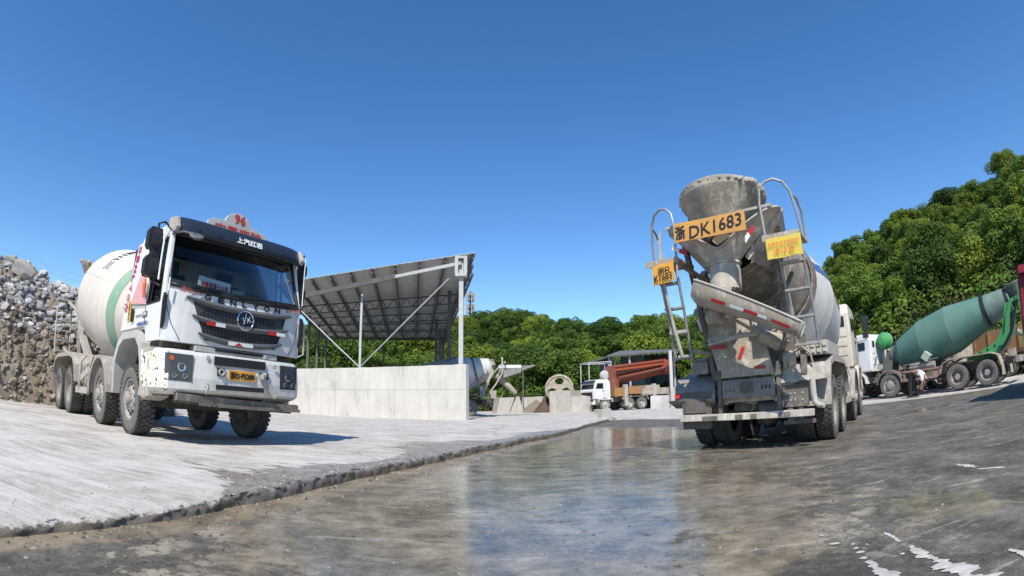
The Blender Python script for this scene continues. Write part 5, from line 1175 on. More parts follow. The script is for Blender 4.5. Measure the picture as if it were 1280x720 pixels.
zone(31, 66, .22, 1.0, 3.7, 5.0, 'on the steep hill above the green drum', 'trees on the steep hill', (2, 2, 5, 1, 7, 0, 1, 4, 5, 3, 2, 7), .42, .92)
print('trees', nT)
def scrub(name, label, n, azr, fr, mat, rr_, nl, size, seed, hfac=.7, mi=0):
    rnd = random.Random(seed); vs, fs, tone = [], [], []
    for _ in range(n):
        az = rnd.uniform(*azr); rb, rr = interp(RBT, az), interp(RRT, az); r = rb + (rr - rb) * rnd.uniform(*fr) ** 1; z = hill_z(az, r); q = rnd.uniform(*rr_)
        leaves(vs, fs, tone, pol(az, r, z + q * .3), q, int(nl * q * q), rnd, size, tn=rnd.random(), zsq=hfac)
    me = bpy.data.meshes.new(name); me.from_pydata(vs, [], fs); at = me.attributes.new('tone', 'FLOAT', 'POINT'); at.data.foreach_set('value', tone); me.materials.append(mat); kind(link(name, me), 'stuff', label)
scrub('undergrowth', 'dense green undergrowth between the trees of the hill', 620, (-12, 68), (-.02, 1.0), LEAF[1], (1.4, 3.0), 75, .2, 1)
scrub('dark_undergrowth', 'dark green undergrowth between the trees', 380, (-12, 68), (-.02, 1.0), LEAF[0], (1.4, 3.0), 75, .2, 5)
scrub('olive_scrub', 'olive brown scrub along the foot of the steep hill', 300, (26, 68), (-.06, .42), LEAF[3], (.8, 1.9), 120, .15, 2, 1.1)
scrub('roadside_bushes', 'low bushes along the foot of the low hill', 230, (-12, 26), (-.05, .1), LEAF[3], (.8, 1.7), 80, .17, 3, .9)
scrub('grassy_slope', 'bright green grass on the slope behind the wall', 70, (-5, 3), (.16, .3), LEAF[2], (1.2, 2.2), 60, .2, 4, .5)
# ------------------------------------------------------------------ rubble bank on the left
def rock_mat(name, a, b_, c, sc=3):
    m, t, b = nt(name); v = coords(t); ge = t.nodes.new('ShaderNodeNewGeometry'); n = noise_(t, v, sc, 6, .7)
    f = math_(t, 'ADD', math_(t, 'MULTIPLY', ge.outputs['Random Per Island'], .65), math_(t, 'MULTIPLY', n, .35)); r = ramp(t, f, [(0.15, a), (0.5, b_), (0.85, c)]); lk(t, r.outputs[0], b.inputs['Base Color'])
    b.inputs['Roughness'].default_value = .9; bump_(t, b, noise_(t, v, sc * 6, 5, .7), .6, .03); return m
ROCK = rock_mat('crushed_grey_rock', (0.2, 0.198, 0.193), (0.36, 0.352, 0.34), (0.55, 0.54, 0.52)); EARTH = rock_mat('brown_earth_bank', (0.06, 0.045, 0.028), (0.17, 0.135, 0.095), (0.33, 0.29, 0.24), 1.4)
def bank_z(az, r):
    foot = 16.2 + 1.2 * noise.noise(Vector((az * .12, 0, 0))); e = r - foot
    top = interp([(-85, 9), (-66, 6.5), (-56.7, 4.75), (-54, 4.6), (-52, 4.3), (-48, 4.05), (-44, 3.9), (-40, 2.0), (-36, 0), (-24, 0)], az)
    low = min(top * .5, 2.15); z = .12
    if e > 0: z = .12 + low * min(1, e / 1.0) ** .7
    if e > 1.0: z = .12 + low + (top - low) * min(1, (e - 1.0) / 4.2) ** .8
    p = pol(az, r); return z + (noise.noise(p * .9) * .35 + abs(noise.noise(p * 2.1)) * .4 - .1 + noise.noise(p * 4.5) * .12 + noise.noise(p * 9) * .1) * min(1, max(0, e / .4)) * min(1, top / 3) - (.3 if top < .3 else 0)
b = MB(); rows = []
for k in range(170):
    r = 15.0 + (10 * k / 140 if k < 140 else 10 + (k - 140) * .8); rows.append([pol(az, r, bank_z(az, r)) for az in [-92 + 70 * i / 520 for i in range(521)]])
b.grid(rows, 0, False); me = b.mesh('earth_bank', EARTH, recalc=False)
if me.polygons[100].normal.z < 0: me.flip_normals()
kind(link('earth_bank', me), 'structure', 'cut bank of brown earth below the rubble heap')
b = MB(); rnd = random.Random(8)
for _ in range(6200):
    az = rnd.uniform(-68, -30); r = rnd.uniform(17.2, 24.5) if rnd.random() > .06 else rnd.uniform(15.6, 17.0); z = bank_z(az, r)
    if z < 2.0 and r > 17 and rnd.random() < .75: continue
    q = rnd.choice((.035, .05, .06, .075, .09, .11, .15)) * rnd.uniform(.8, 1.3) * (.5 if r < 17.1 else 1); p = pol(az, r, z + q * .25); blob(b, p, q, rnd, (rnd.uniform(.8, 1.3), rnd.uniform(.8, 1.3), rnd.uniform(.5, .95)), 0, 1)
kind(b.obj('rubble', ROCK, split=False), 'stuff', 'heap of crushed grey rock on top of the earth bank')
b = MB(); rnd = random.Random(18)
for _ in range(4200):
    az = rnd.uniform(-68, -34); r = rnd.uniform(15.7, 17.9); z = bank_z(az, r); q = rnd.choice((.03, .04, .05, .07, .1)) * rnd.uniform(.7, 1.3); blob(b, pol(az, r, z), q, rnd, (rnd.uniform(.7, 1.3), rnd.uniform(.7, 1.3), rnd.uniform(.6, 1.1)), 0, 1)
kind(b.obj('earth_clods', EARTH, split=False), 'stuff', 'clods and stones on the cut face of the brown bank')
for (x, y, d, q, lab, c) in ((14, 338, 20.8, .36, 'big upright grey boulder at the left end of the rubble crest', 0), (27, 345, 20.3, .42, 'wide slanting grey boulder lying on the rubble crest', 0), (76, 352, 21, .22, 'small white stone slab on the rubble crest beside the drum', 1), (80, 358, 20.6, .19, 'white stone block just below the white slab on the crest', 1)):
    g = gp(x, y, 0); az = math.degrees(math.atan2(-g.x, -g.y)) if g.y < 0 else math.degrees(math.atan2(g.x, g.y)); b = MB(); rnd = random.Random(int(x)); p = pol(az, d, bank_z(az, d) + q * .35)
    blob(b, (0, 0, 0), q, rnd, (1.25, .8, .85), 0, 2); o = b.obj('boulder', M('boulder_grey', (.36, .35, .32), .85, dirt=(.22, .21, .19), scale=3, bump=.6) if not c else M('boulder_white', (.6, .59, .56), .85, scale=3, bump=.5), split=False, loc=p, rot=(0, .35, .3)); tag(o, lab, 'boulder')

def grit(name, label, n, fn, sizes, mat, seed):
    b = MB(); rnd = random.Random(seed)
    for _ in range(n):
        p = fn(rnd)
        if p is None: continue
        q = rnd.choice(sizes) * rnd.uniform(.7, 1.3); a = rnd.uniform(0, 3.1); u = Vector((math.cos(a), math.sin(a), 0)) * q * rnd.uniform(.7, 1.4); v = Vector((-math.sin(a), math.cos(a), 0)) * q * rnd.uniform(.6, 1.1); w = Vector((0, 0, q * rnd.uniform(.4, .9)))
        b.add([p + u, p + v, p - u, p - v, p + w + u * .2], [(0, 1, 4), (1, 2, 4), (2, 3, 4), (3, 0, 4)])
    kind(b.obj(name, mat, split=False), 'stuff', label)
def on_road(rnd):
    az = rnd.uniform(-62, 62); r = 1.6 + 14 * rnd.random() ** 1.6; p = pol(az, r, 0)
    if p.x < -1 and p.y < 12:
        for e in EL[::10]:
            if abs(e.y - p.y) < .25: return p if p.x > e.x + .05 else None
        return None
    if noise.noise(p * .8) < -.12: return None
    return p
def on_slab(rnd):
    e = rnd.choice(EL); o = .03 + .7 * rnd.random() ** 2.5; st_ = interp([(-4, .05), (2.5, .062), (4.6, .12), (9, .13), (25, .14)], e.y); return Vector((e.x - o, e.y + .05 * rnd.random(), st_ + (SLAB - st_) * (min(o, 3.2) / 3.2) ** .8)) if e.y < 16 else None
def foot(rnd):
    e = rnd.choice(EL); o = .01 + .5 * rnd.random() ** 2; return Vector((e.x + o, e.y - .1, 0)) if e.y < 16 else None
GR = rock_mat('grit_stone', (0.04, 0.036, 0.03), (0.12, 0.11, 0.09), (0.34, 0.32, 0.28), 20)
grit('road_grit', 'loose grit and small stones on the wet road', 5200, on_road, (.004, .005, .006, .008, .012), GR, 31)
grit('slab_crumbs', 'crumbs of broken concrete along the yard edge', 1500, on_slab, (.004, .006, .008, .013), M('crumb', (.58, .56, .52), .9, dirt=(.25, .23, .2), scale=9), 32)
grit('mud_crumbs', 'mud and stones at the foot of the yard edge', 1400, foot, (.005, .008, .012, .02), GR, 33)
# ------------------------------------------------------------------ open shed, wall
def conc_mat(name, col, n1s=.8):
    m, t, b = nt(name); v = coords(t); n1 = noise_(t, v, n1s, 7, .7); n2 = noise_(t, v, 14, 5, .7); st = noise_(t, coords(t, (2.2, 2.2, .35)), 1.6, 6, .7)
    f = math_(t, 'ADD', math_(t, 'MULTIPLY', n1, .4), math_(t, 'ADD', math_(t, 'MULTIPLY', st, .4), math_(t, 'MULTIPLY', n2, .2)))
    r = ramp(t, f, [(.34, tuple(c * .5 for c in col)), (.46, tuple(c * .85 for c in col)), (.6, col)]); lk(t, r.outputs[0], b.inputs['Base Color']); b.inputs['Roughness'].default_value = .85; bump_(t, b, f, .3, .02); return m
WALLM = conc_mat('cast_concrete_wall', (0.6, 0.575, 0.52)); BLOCKM = conc_mat('rough_concrete_block', (0.46, 0.43, 0.38), n1s=2.2)
A = Vector((-2.19, 24.55, 0)); Bw = Vector((-12.5, 29.15, 0)); ud = (Bw - A).normalized(); nd = Vector((ud.y, -ud.x, 0)); nd = nd if nd.y > 0 else -nd
def wall():
    b = MB(); L = 16.5; th = .28; H = 2.79; n = 60; rows = []
    for (o, z) in ((0, .1), (0, 2.6), (0.0, H), (th, H), (th, .1)):
        rows.append([A + ud * (L * i / n) + nd * o + Vector((0, 0, z + (noise.noise(Vector((i * .5, 0, 0))) * .025 if z == H else 0))) for i in range(n + 1)])
    b.grid(rows, 0, False)
    for e in (0, -1): b.add([r[e] for r in rows], [tuple(range(5))])
    w = b.obj('concrete_wall', WALLM, split=False); tag(w, 'long cast concrete retaining wall below the open shed', 'wall')
    b = MB(); s = -nd * .003
    for k in range(1, 8): p = A + ud * (2.05 * k); b.beam(p + s + Vector((0, 0, .2)), p + s + Vector((0, 0, 2.74)), .007, .007, up=nd)
    b.beam(A + s + Vector((0, 0, 1.62)), A + ud * L + s + Vector((0, 0, 1.62)), .007, .007, up=nd); w2 = b.obj('formwork_joint', M('joint_dark', (.4, .38, .34), .9), w, split=False)
wall()
def shed():
    t = thing('open_shed', 'tall open steel shed with sloping grey sheet roof standing behind the concrete wall', 'shed', A)
    def W(p): return Vector(p) - Vector(t.location)
    ZR = 8.2; FR = Vector((-1.76, 25.1, ZR)); FL = Vector((-15.2, 31.0, ZR)); BL = Vector((-21.2, 56.2, ZR)); BR = Vector((-7.45, 57.4, ZR))
    def rp(u, v, dz=0): return W(FR.lerp(FL, u).lerp(BR.lerp(BL, u), v)) + Vector((0, 0, dz))
    b = MB(); nu = 60; rows = []
    for u in range(nu + 1): rows.append([rp(u / nu, v / 4, .10 + (.03 if u % 2 else 0)) for v in range(5)])
    b.grid(rows, 0, False); b.grid([[p + Vector((0, 0, .03)) for p in r] for r in rows], 0, False); b.grid([[r[0] for r in rows], [r[0] + Vector((0, 0, .03)) for r in rows]], 0, False); b.grid([[p for p in rows[0]], [p + Vector((0, 0, .03)) for p in rows[0]]], 0, False)
    b.obj('roof_sheet', mROOF, t, split=False)
    us = [0.01 + .98 * k / 9 for k in range(10)]
    for u in us: b = MB(); b.beam(rp(u, .005, -.02), rp(u, .995, -.02), .11, .2); b.obj('rafter', mSTEELD, t)
    for v in (.26, .47, .63, .8):
        b = MB(); b.beam(rp(0.01, v, -.16), rp(.99, v, -.16), .09, .08); b.beam(rp(0.01, v, -.75), rp(.99, v, -.75), .08, .08)
        for k in range(28):
            b.beam(rp(.01 + .98 * k / 28, v, -.75 if k % 2 else -.16), rp(.01 + .98 * (k + 1) / 28, v, -.16 if k % 2 else -.75), .045, .045)
        b.obj('lattice_beam', mSTEELD, t, split=False)
    b = MB(); b.beam(rp(.01, .998, -.1), rp(.99, .998, -.1), .12, .3); b.obj('back_beam', mSTEELD, t)
    for v0 in (0,):
        b = MB(); b.beam(rp(.012, .0, -.5), rp(.012, 1, -.5), .1, .1); b.beam(rp(.012, .0, -.95), rp(.012, 1, -.95), .1, .1)
        for k in range(24): b.beam(rp(.012, k / 24, -.5 if k % 2 else -.95), rp(.012, (k + 1) / 24, -.95 if k % 2 else -.5), .05, .05)
        b.obj('edge_truss', mSTEELD, t, split=False)
    P0 = pol(-5.62, 25.3)
    b = MB(); p = W(P0); b.beam(p + Vector((0, 0, .1)), p + Vector((0, 0, 7.95)), .21, .21, up=(0, 1, 0)); b.obj('front_post', mPOST, t)
    b = MB(); b.box((p.x - .28, p.y - .3, 7.1), (p.x + .28, p.y + .2, 7.25)); b.box((p.x - .3, p.y - .3, 7.25), (p.x - .14, p.y + .2, 8.1)); b.box((p.x + .14, p.y - .3, 7.25), (p.x + .3, p.y + .2, 8.1)); b.box((p.x - .3, p.y - .28, 8.0), (p.x + .3, p.y + .2, 8.12)); b.obj('post_bracket', mPOST, t, split=False)
    E1 = pol(-24, 32.0); e = W(E1); q = p + Vector((0, -.25, 0)); m1 = q.lerp(e, .34)
    b = MB(); b.beam(q + Vector((0, 0, 7.75)), (q + Vector((0, 0, 7.75))).lerp(e + Vector((0, 0, 7.0)), .34), .1, .16); b.obj('front_beam', mPOST, t)  # lit end of the beam, its light painted in with paler steel
    b = MB(); b.beam((q + Vector((0, 0, 7.75))).lerp(e + Vector((0, 0, 7.0)), .34), e + Vector((0, 0, 7.0)), .12, .26); b.obj('front_beam', mSTEELD, t)
    mp = pol(-16.55, 29.2); m = W(mp); b = MB(); b.beam(m + Vector((0, 0, .1)), m + Vector((0, 0, 6.9)), .12, .12, up=(0, 1, 0)); b.obj('front_post', mPOST, t)
    base = m + Vector((0, 0, 2.85))
    for tgt in (pol(-7.0, 25.6, 7.1), pol(-23.3, 31.3, 6.2)):
        b = MB(); b.cyl(base, W(tgt), .035, n=8); b.obj('brace', mPOST, t)
    for az, d in ((-22.2, 45), (-21.2, 50), (-20.3, 56), (-8.3, 44), (-7.9, 50), (-7.6, 56.5), (-14, 57), (-6.9, 33)):
        b = MB(); p = W(pol(az, d)); b.beam(p + Vector((0, 0, .1)), p + Vector((0, 0, 8.1)), .22 if d < 57 else .15, .22, up=(0, 1, 0)); b.obj('post', mSTEELD, t)
shed()
# ------------------------------------------------------------------ green drum truck, bending person, trucks behind it
def green_truck():
    A2 = Vector((17.15, 19.9, .08)); A4 = Vector((19.2, 15.7, .08)); f = (A2 - A4).normalized(); head = math.degrees(math.atan2(f.x, f.y)); dd = (A2 - A4).length - 1.38
    ax = (0.0, -1.9, -1.9 - dd, -1.9 - dd - 1.38); base = A2 + f * 1.55
    t = thing('concrete_mixer_truck', 'mixer truck with teal green drum and bright green frame parked across the background', 'mixer truck', base, head)
    chassis(t, mDARK, mDARK, rear=ax[3] - 1.1, axles=ax, lo=True, cab_end=-.8)
    old_cab(t, mWHITE, y0=-1.05, y1=1.35, z0=1.25, z1=2.95)
    for s in (1, -1):
        b = MB(); arch_guard(b, ax[1], s, .64, 8, 172); b.obj('mudguard', mDARK, t)
        b = MB(); o = [(ax[2] + .8, .8), (ax[2] + .66, 1.15), (ax[2] + .3, 1.3), (ax[3] - .2, 1.3), (ax[3] - .55, 1.16), (ax[3] - .72, .7), (ax[3] - .74, .35)]; i_ = [(y, z - .05) if 1 < k < 4 else (y - (.04 if k < 2 else -.04), z) for k, (y, z) in enumerate(o)]
        for k in range(6): b.prism([i_[k], o[k], o[k + 1], i_[k + 1]], 0, *sorted((s * .6, s * 1.25)))
        b.obj('rear_mudguard', mGREYD, t)
        b = MB(); b.box((s * .95 - .25, ax[2] + 1.0, .62), (s * .95 + .25, ax[2] + 2.6, .72)); b.box((s * .95 - .25, ax[2] + 1.0, .98), (s * .95 + .25, ax[2] + 2.6, 1.06)); b.box((s * .95 - .22, ax[2] + 1.05, .72), (s * .95 + .2, ax[2] + 1.15, .98)); b.box((s * .95 - .22, ax[2] + 2.5, .72), (s * .95 + .2, ax[2] + 2.6, .98)); b.obj('red_side_rack', M('faded_red', (.32, .09, .085), .6, dirt=(.3, .25, .22), amt=.35), t, split=False)
        b = MB(); b.cyl((s * .9, ax[2] + 1.1, 1.2), (s * .9, ax[2] + 2.3, 1.2), .13, n=12); b.obj('air_tank', mPALE, t)
    b = MB(); b.tube([(-1.05, -2.6, 1.3), (-1.05, ax[2] + .9, 1.42)], .03, 6); b.tube([(-.9, -1.0, 1.3), (-.9, -1.2, 1.9)], .03, 6); b.tube([(-.9, -2.6, 1.3), (-.9, -2.6, 1.0)], .03, 6); b.obj('rail', mDARK, t)
    b = MB(); b.box((-1.2, ax[2] + 1.25, 1.38), (-.85, ax[2] + 1.6, 1.72), rot=Matrix.Rotation(R_(38), 3, 'X')); b.obj('plastic_can', M('pale_green_plastic', (.5, .62, .5), .4), t, bevel=.02)
    b = MB(); b.box((-1.15, -1.5, 1.3), (-.95, -1.3, 1.5)); b.obj('lamp_box', mPALE, t)
    prof = [(0, .3), (.05, .62), (.3, .8), (1.5, 1.17), (1.55, 1.18), (3.0, 1.2), (5.0, .74), (5.05, .74), (6.0, .56), (6.05, .5)]
    prof = [(s_, r_, 1 if s_ >= 4.99 else 0) for s_, r_ in prof]
    prof = [(a_, r_ * .87, m_) for a_, r_, m_ in prof]; d, at = drum(t, prof, [mDRUMG, mDRUMGR], o=(0, -1.95, 1.8), tilt=14.5, seam=[(1.5, 1.02), (3.0, 1.045)])
    b = MB(); b.lathe([(4.75, .7), (4.75, .75), (4.9, .73), (4.9, .66)], (0, -1.95, 1.8), (0, -math.cos(R_(14.5)), math.sin(R_(14.5))), 32); b.lathe([(5.85, .51), (5.85, .53), (5.98, .51), (5.98, .48)], (0, -1.95, 1.8), (0, -math.cos(R_(14.5)), math.sin(R_(14.5))), 32); b.obj('roller_ring', mBLACK, d, split=False)
    b = MB(); b.lathe([(-.42, 0), (-.42, .14), (-.34, .3), (-.1, .4), (.1, .4), (.34, .3), (.42, .14), (.42, 0)], (-.35, -1.45, 2.55), (1, 0, 0), 22); wt = b.obj('water_tank', mGREEN, t)
    b = MB(); b.lathe([(-.02, .405), (.02, .405)], (-.35, -1.45, 2.55), (1, 0, 0), 22); b.obj('tank_strap', mWHT, wt)
    b = MB()
    for s in (-1, 1): b.beam((s * .4, -1.5, 1.05), (s * .3, -1.7, 2.1), .12, .4); b.beam((s * .55, -1.4, 1.05), (s * .5, -1.4, 2.2), .05, .08)
    b.cyl((0, -1.7, 1.85), (0, -1.98, 1.86), .45, n=18); b.obj('drum_pedestal', mGREEND, t, split=False)
    yr = ax[3]
    for s in (1, -1):
        b = MB(); b.prism([(yr + 1.0, 1.1), (yr - .35, 1.1), (yr - .9, 1.7), (yr - 1.15, 2.3), (yr - 1.2, 3.1), (yr - 1.02, 3.1), (yr - .85, 2.3), (yr - .5, 1.75), (yr - .1, 1.55), (yr + 1.0, 1.2)], 0, *sorted((s * .6, s * .68))); b.obj('rear_stand', mGREEND if s > 0 else mGREEN, t)
        b = MB(); b.prism([(yr - .52, 1.5), (yr - .9, 2.0), (yr - 1.02, 2.6), (yr - 1.3, 3.2), (yr - 1.7, 3.3), (yr - 1.7, 3.15), (yr - 1.36, 3.05), (yr - 1.18, 2.5), (yr - 1.1, 1.95), (yr - .75, 1.5)], 0, *sorted((s * .72, s * .8))); b.obj('stand_flange', mGREEN, t)
    b = MB()
    for k in range(4): b.cyl((-.683, yr + .7 - k * .35, 1.24 + k * .09), (-.69, yr + .7 - k * .35, 1.24 + k * .09), .05, n=10)
    b.obj('stand_hole', mHOLE, t)
    b = MB()
    for x in (-.95, -.6): b.tube([(x, yr - 1.7, 1.3), (x, yr - 1.75, 3.6)], .022, 6)
    for k in range(7): b.tube([(-.95, yr - 1.71, 1.5 + k * .3), (-.6, yr - 1.71, 1.5 + k * .3)], .018, 5)
    b.tube([(-.95, yr - 1.75, 3.6), (-.8, yr - 1.7, 3.7), (-.6, yr - 1.75, 3.6)], .02, 5); b.obj('ladder', mGREEN, t, split=False)
    hopper(t, mGREEND, mGREEND, y=yr - 1.75, z=3.75, r=.6)
    b = MB(); b.box((-1.1, yr - 1.5, .75), (1.1, yr - 1.35, 1.0)); b.box((-1.0, yr - 1.3, 1.0), (-.6, yr - 1.0, 1.3)); b.tube([(-.7, yr - 1.4, 1.9), (-.5, yr - 1.9, 1.7), (-.3, yr - 2.2, 1.3)], .12, 8); b.obj('rear_bumper', mGREYD, t, split=False)
    return t, base, f
GT, gbase, gf = green_truck()
# parked trucks glimpsed around it
def plain_truck(name, label, pos, head, mat, body=None, wheels=(0, -1.9, -4.6, -5.95), cat='truck', **kw):
    t = thing(name, label, cat, pos, head); chassis(t, mDARK, mDARK, rear=-7, axles=wheels, lo=True); old_cab(t, mat, **kw)
    if body:
        b = MB(); b.box((-1.2, -7, 1.12), (1.2, -1.1, 1.25)); b.box((-1.2, -7, 1.25), (-1.15, -1.1, 2.4)); b.box((1.15, -7, 1.25), (1.2, -1.1, 2.4)); b.box((-1.149, -1.15, 1.25), (1.149, -1.1, 2.6)); b.box((-1.149, -7, 1.25), (1.149, -6.95, 2.4)); bd = b.obj('cargo_box', body, t, split=False)
        b = MB()
        for s in (-1, 1):
            for k in range(7): b.box((s * 1.23 - .03, -6.9 + k * .93, 1.2), (s * 1.23 + .03, -6.78 + k * .93, 2.4))
        b.obj('box_rib', body, bd)
    return t
plain_truck('parked_truck', 'white truck glimpsed behind the green water tank', pol(36.8, 31.5, .12), -20, mWHITE, body=mGREYD, y0=-.9)
plain_truck('dump_truck', 'orange and brick red dump truck standing beyond the teal drum', pol(44.5, 33.5, .15), -14, mBOOM, body=mORANGE)
RC = Vector((11.0, 7.84, 0)); hd = R_(240); rt = Vector((math.cos(hd), -math.sin(hd), 0)); fw = Vector((math.sin(hd), math.cos(hd), 0))
plain_truck('red_truck', 'bright red truck cab cut off by the right edge of the photo', RC + Vector((.14, .0, 0)) - rt * 1.25 - fw * 1.55, 240, mRED, body=mRED, z0=1.1, z1=3.05, mirrors=False, zb=.3)
# ------------------------------------------------------------------ grey mixer behind the wall
def rear_mixer():
    pos = pol(-4.75, 33.6, .19) ; head = -96
    h = R_(head); f = Vector((math.sin(h), math.cos(h), 0))
    t = thing('concrete_mixer_truck', 'pale grey mixer truck whose rear half shows past the end of the concrete wall', 'mixer truck', pos + f * 6.25, head)
    chassis(t, mDARK, mDARK, rear=-7.2, lo=True); guards(t, mDARK); drum_supports(t, mGREYD)
    pr = [(0, .35), (.06, .62), (.5, .95), (1.15, 1.17), (3.05, 1.2), (3.4, 1.15), (3.9, 1.0), (3.95, .98), (5.35, .62), (5.45, .55), (5.4, .5)]
    d, at = drum(t, [(a, r, 1 if 3.35 < a else 0) for a, r in pr], [M('drum_grey_blue', (.2, .21, .22), .6, dirt=(.3, .29, .27), amt=.3), mDRUMR], o=(0, -2.35, 1.85)); b = MB(); b.lathe([(4.3, .93), (4.3, .96), (4.42, .94), (4.42, .9)], (0, -2.35, 1.85), (0, -math.cos(R_(13)), math.sin(R_(13))), 32); b.obj('roller_ring', mDARK, d)
    hopper(t, mGREYD, mGREYD, y=-7.7, z=3.45, r=.4)
    b = MB(); b.beam((-.6, -7.0, 1.1), (-.65, -7.7, 2.9), .1, .16); b.beam((.6, -7.0, 1.1), (.65, -7.7, 2.9), .1, .16); b.tube([(-.75, -7.3, 1.2), (-.75, -7.9, 2.0), (-.7, -8.3, 2.7), (-.7, -8.3, 3.6), (-.2, -8.3, 3.7)], .05, 7); b.tube([(-.95, -7.0, 1.3), (-.9, -7.6, 2.5), (-.9, -8.2, 3.2)], .04, 6); b.box((-.9, -8.5, 3.3), (.9, -8.4, 3.4)); b.obj('rear_frame', mPALE, t, split=False)
    b = MB(); b.box((-.9, -7.1, 1.05), (-.3, -6.9, 1.9)); b.obj('control_panel', mGREYD, t)
    b = MB(); b.cyl((0, -8.0, 2.6), (-.1, -9.1, 1.5), .28, .16, n=14); b.cyl((-.1, -9.08, 1.52), (-.1, -9.2, 1.42), .14, n=10); b.obj('discharge_chute', mGREYD, t)
    b = MB(); b.prism([(-8.1, 2.3), (-8.1, 3.0), (-9.5, 3.02), (-9.5, 2.75)], 0, -.55, .55); cn = b.obj('tilting_tray', mSLATE, t); b = MB(); b.prism([(-8.1, 3.0), (-8.1, 3.2), (-9.5, 3.2), (-9.5, 3.02)], 0, -.57, .57); b.obj('tray_cover', mWHITE, cn); b = MB(); b.prism([(-9.5, 2.85), (-9.5, 3.15), (-10.4, 3.2), (-10.4, 3.14)], 0, -.4, .4); b.obj('tray_lip', mSLATE, cn)
    b = MB(); b.box((-.95, -7.6, .6), (.95, -7.5, .75)); b.box((-.7, -7.6, .75), (.7, -7.3, 1.05)); b.box((-.8, -7.9, 1.1), (-.4, -7.5, 1.6)); b.obj('rear_bumper', mGREYD, t, split=False)
rear_mixer()
# ------------------------------------------------------------------ concrete pump truck
def pump_truck():
    head = -113; h = R_(head); f = Vector((math.sin(h), math.cos(h), 0)); pos = pol(9.0, 43.5, .19)
    t = thing('concrete_pump_truck', 'white cabbed pump truck carrying folded red orange boom', 'pump truck', pos, head)
    ax = (0, -2.35, -3.65, -5.8); chassis(t, mDARK, mDARK, rear=-6.8, axles=ax, nf=1, lo=True, white=True); old_cab(t, mWHITE, y0=-.6, y1=1.0, z0=.95, z1=2.55, xw=1.1, mirrors=False)
    b = MB(); b.box((-1.15, -2.2, 1.15), (1.15, -.95, 1.85)); b.box((-1.2, -3.6, 1.3), (1.2, -2.3, 1.95)); b.obj('deck_box', mORANGE, t)
    b = MB(); b.box((-1.18, -6.6, 1.2), (1.18, -3.7, 1.75)); b.box((-1.15, -5.6, 1.75), (.9, -4.2, 2.0)); b.obj('pump_body', mGREYD, t, split=False)
    b = MB(); b.cyl((0, -1.6, 1.8), (0, -1.6, 2.6), .55, n=18); b.prism([(-1.0, 2.3), (-1.8, 2.3), (-1.6, 3.55), (-1.2, 3.7), (-.95, 3.3)], 0, -.35, .35); b.obj('boom_turret', mBOOMD, t, split=False)
    segs = [((-1.2, 3.45), (-7.0, 4.05), .6, .5, 0), ((-7.0, 3.75), (-1.6, 2.95), .4, .4, .42), ((-1.8, 2.6), (-6.9, 3.45), .34, .34, -.42), ((-6.8, 3.1), (-1.2, 2.25), .3, .26, 0.0)]
    bo = None
    for i, ((y0, z0), (y1, z1), w, hh, x) in enumerate(segs):
        b = MB(); b.beam((x, y0, z0), (x, y1, z1), w, hh); b.cyl((x - .3, y1, z1), (x + .3, y1, z1), .26, n=12); o = b.obj('boom_section', (mBOOM, mBOOM, mBOOMD, mBOOM)[i], t, split=False)
        b = MB(); b.cyl((x + .28, y0 * .8 + y1 * .2, z0 * .8 + z1 * .2 - .1), (x + .28, y0 * .35 + y1 * .65, z0 * .35 + z1 * .65 - .15), .07, n=8); b.cyl((x - .32, y0, z0 + .1), (x - .32, y1, z1 + .1), .065, n=8); b.obj('ram_and_pipe', mBOOMD if i != 1 else mPALE, o)
    b = MB(); b.box((-.45, -7.5, 3.0), (.45, -6.8, 4.2)); b.cyl((0, -7.3, 3.9), (0, -8.6, 3.7), .07, n=8); b.obj('boom_tip', mBOOM, t, split=False)
    for s in (1, -1):
        for y in (-2.05, -5.0):
            b = MB(); b.box((s * 1.1 - .14, y - .16, .42), (s * 1.1 + .14, y + .16, 2.1)); b.box((s * 1.1 - .2, y - .2, .34), (s * 1.1 + .2, y + .2, .42)); b.obj('outrigger', mPALE, t, split=False)
        b = MB(); o = [(-1.75, .9), (-1.85, 1.12), (-4.2, 1.14), (-4.35, .8)]; i_ = [(-1.8, .9), (-1.88, 1.09), (-4.16, 1.1), (-4.3, .8)]
        for k in range(3): b.prism([i_[k], o[k], o[k + 1], i_[k + 1]], 0, *sorted((s * .7, s * 1.24)))
        b.obj('mudguard', mGREYD, t)
    b = MB(); b.lathe([(0, 0), (.05, .35), (.3, .4), (.55, .33), (.6, 0)], (-.3, -.75, 2.95), (1, 0, 0), 16); b.obj('water_tank', mWHITE2, t)
    b = MB(); b.prism([(-6.7, 1.0), (-7.7, 1.6), (-7.7, 1.75), (-6.5, 1.75)], 0, -.9, .9); b.obj('feed_hopper', mPALE, t)
pump_truck()
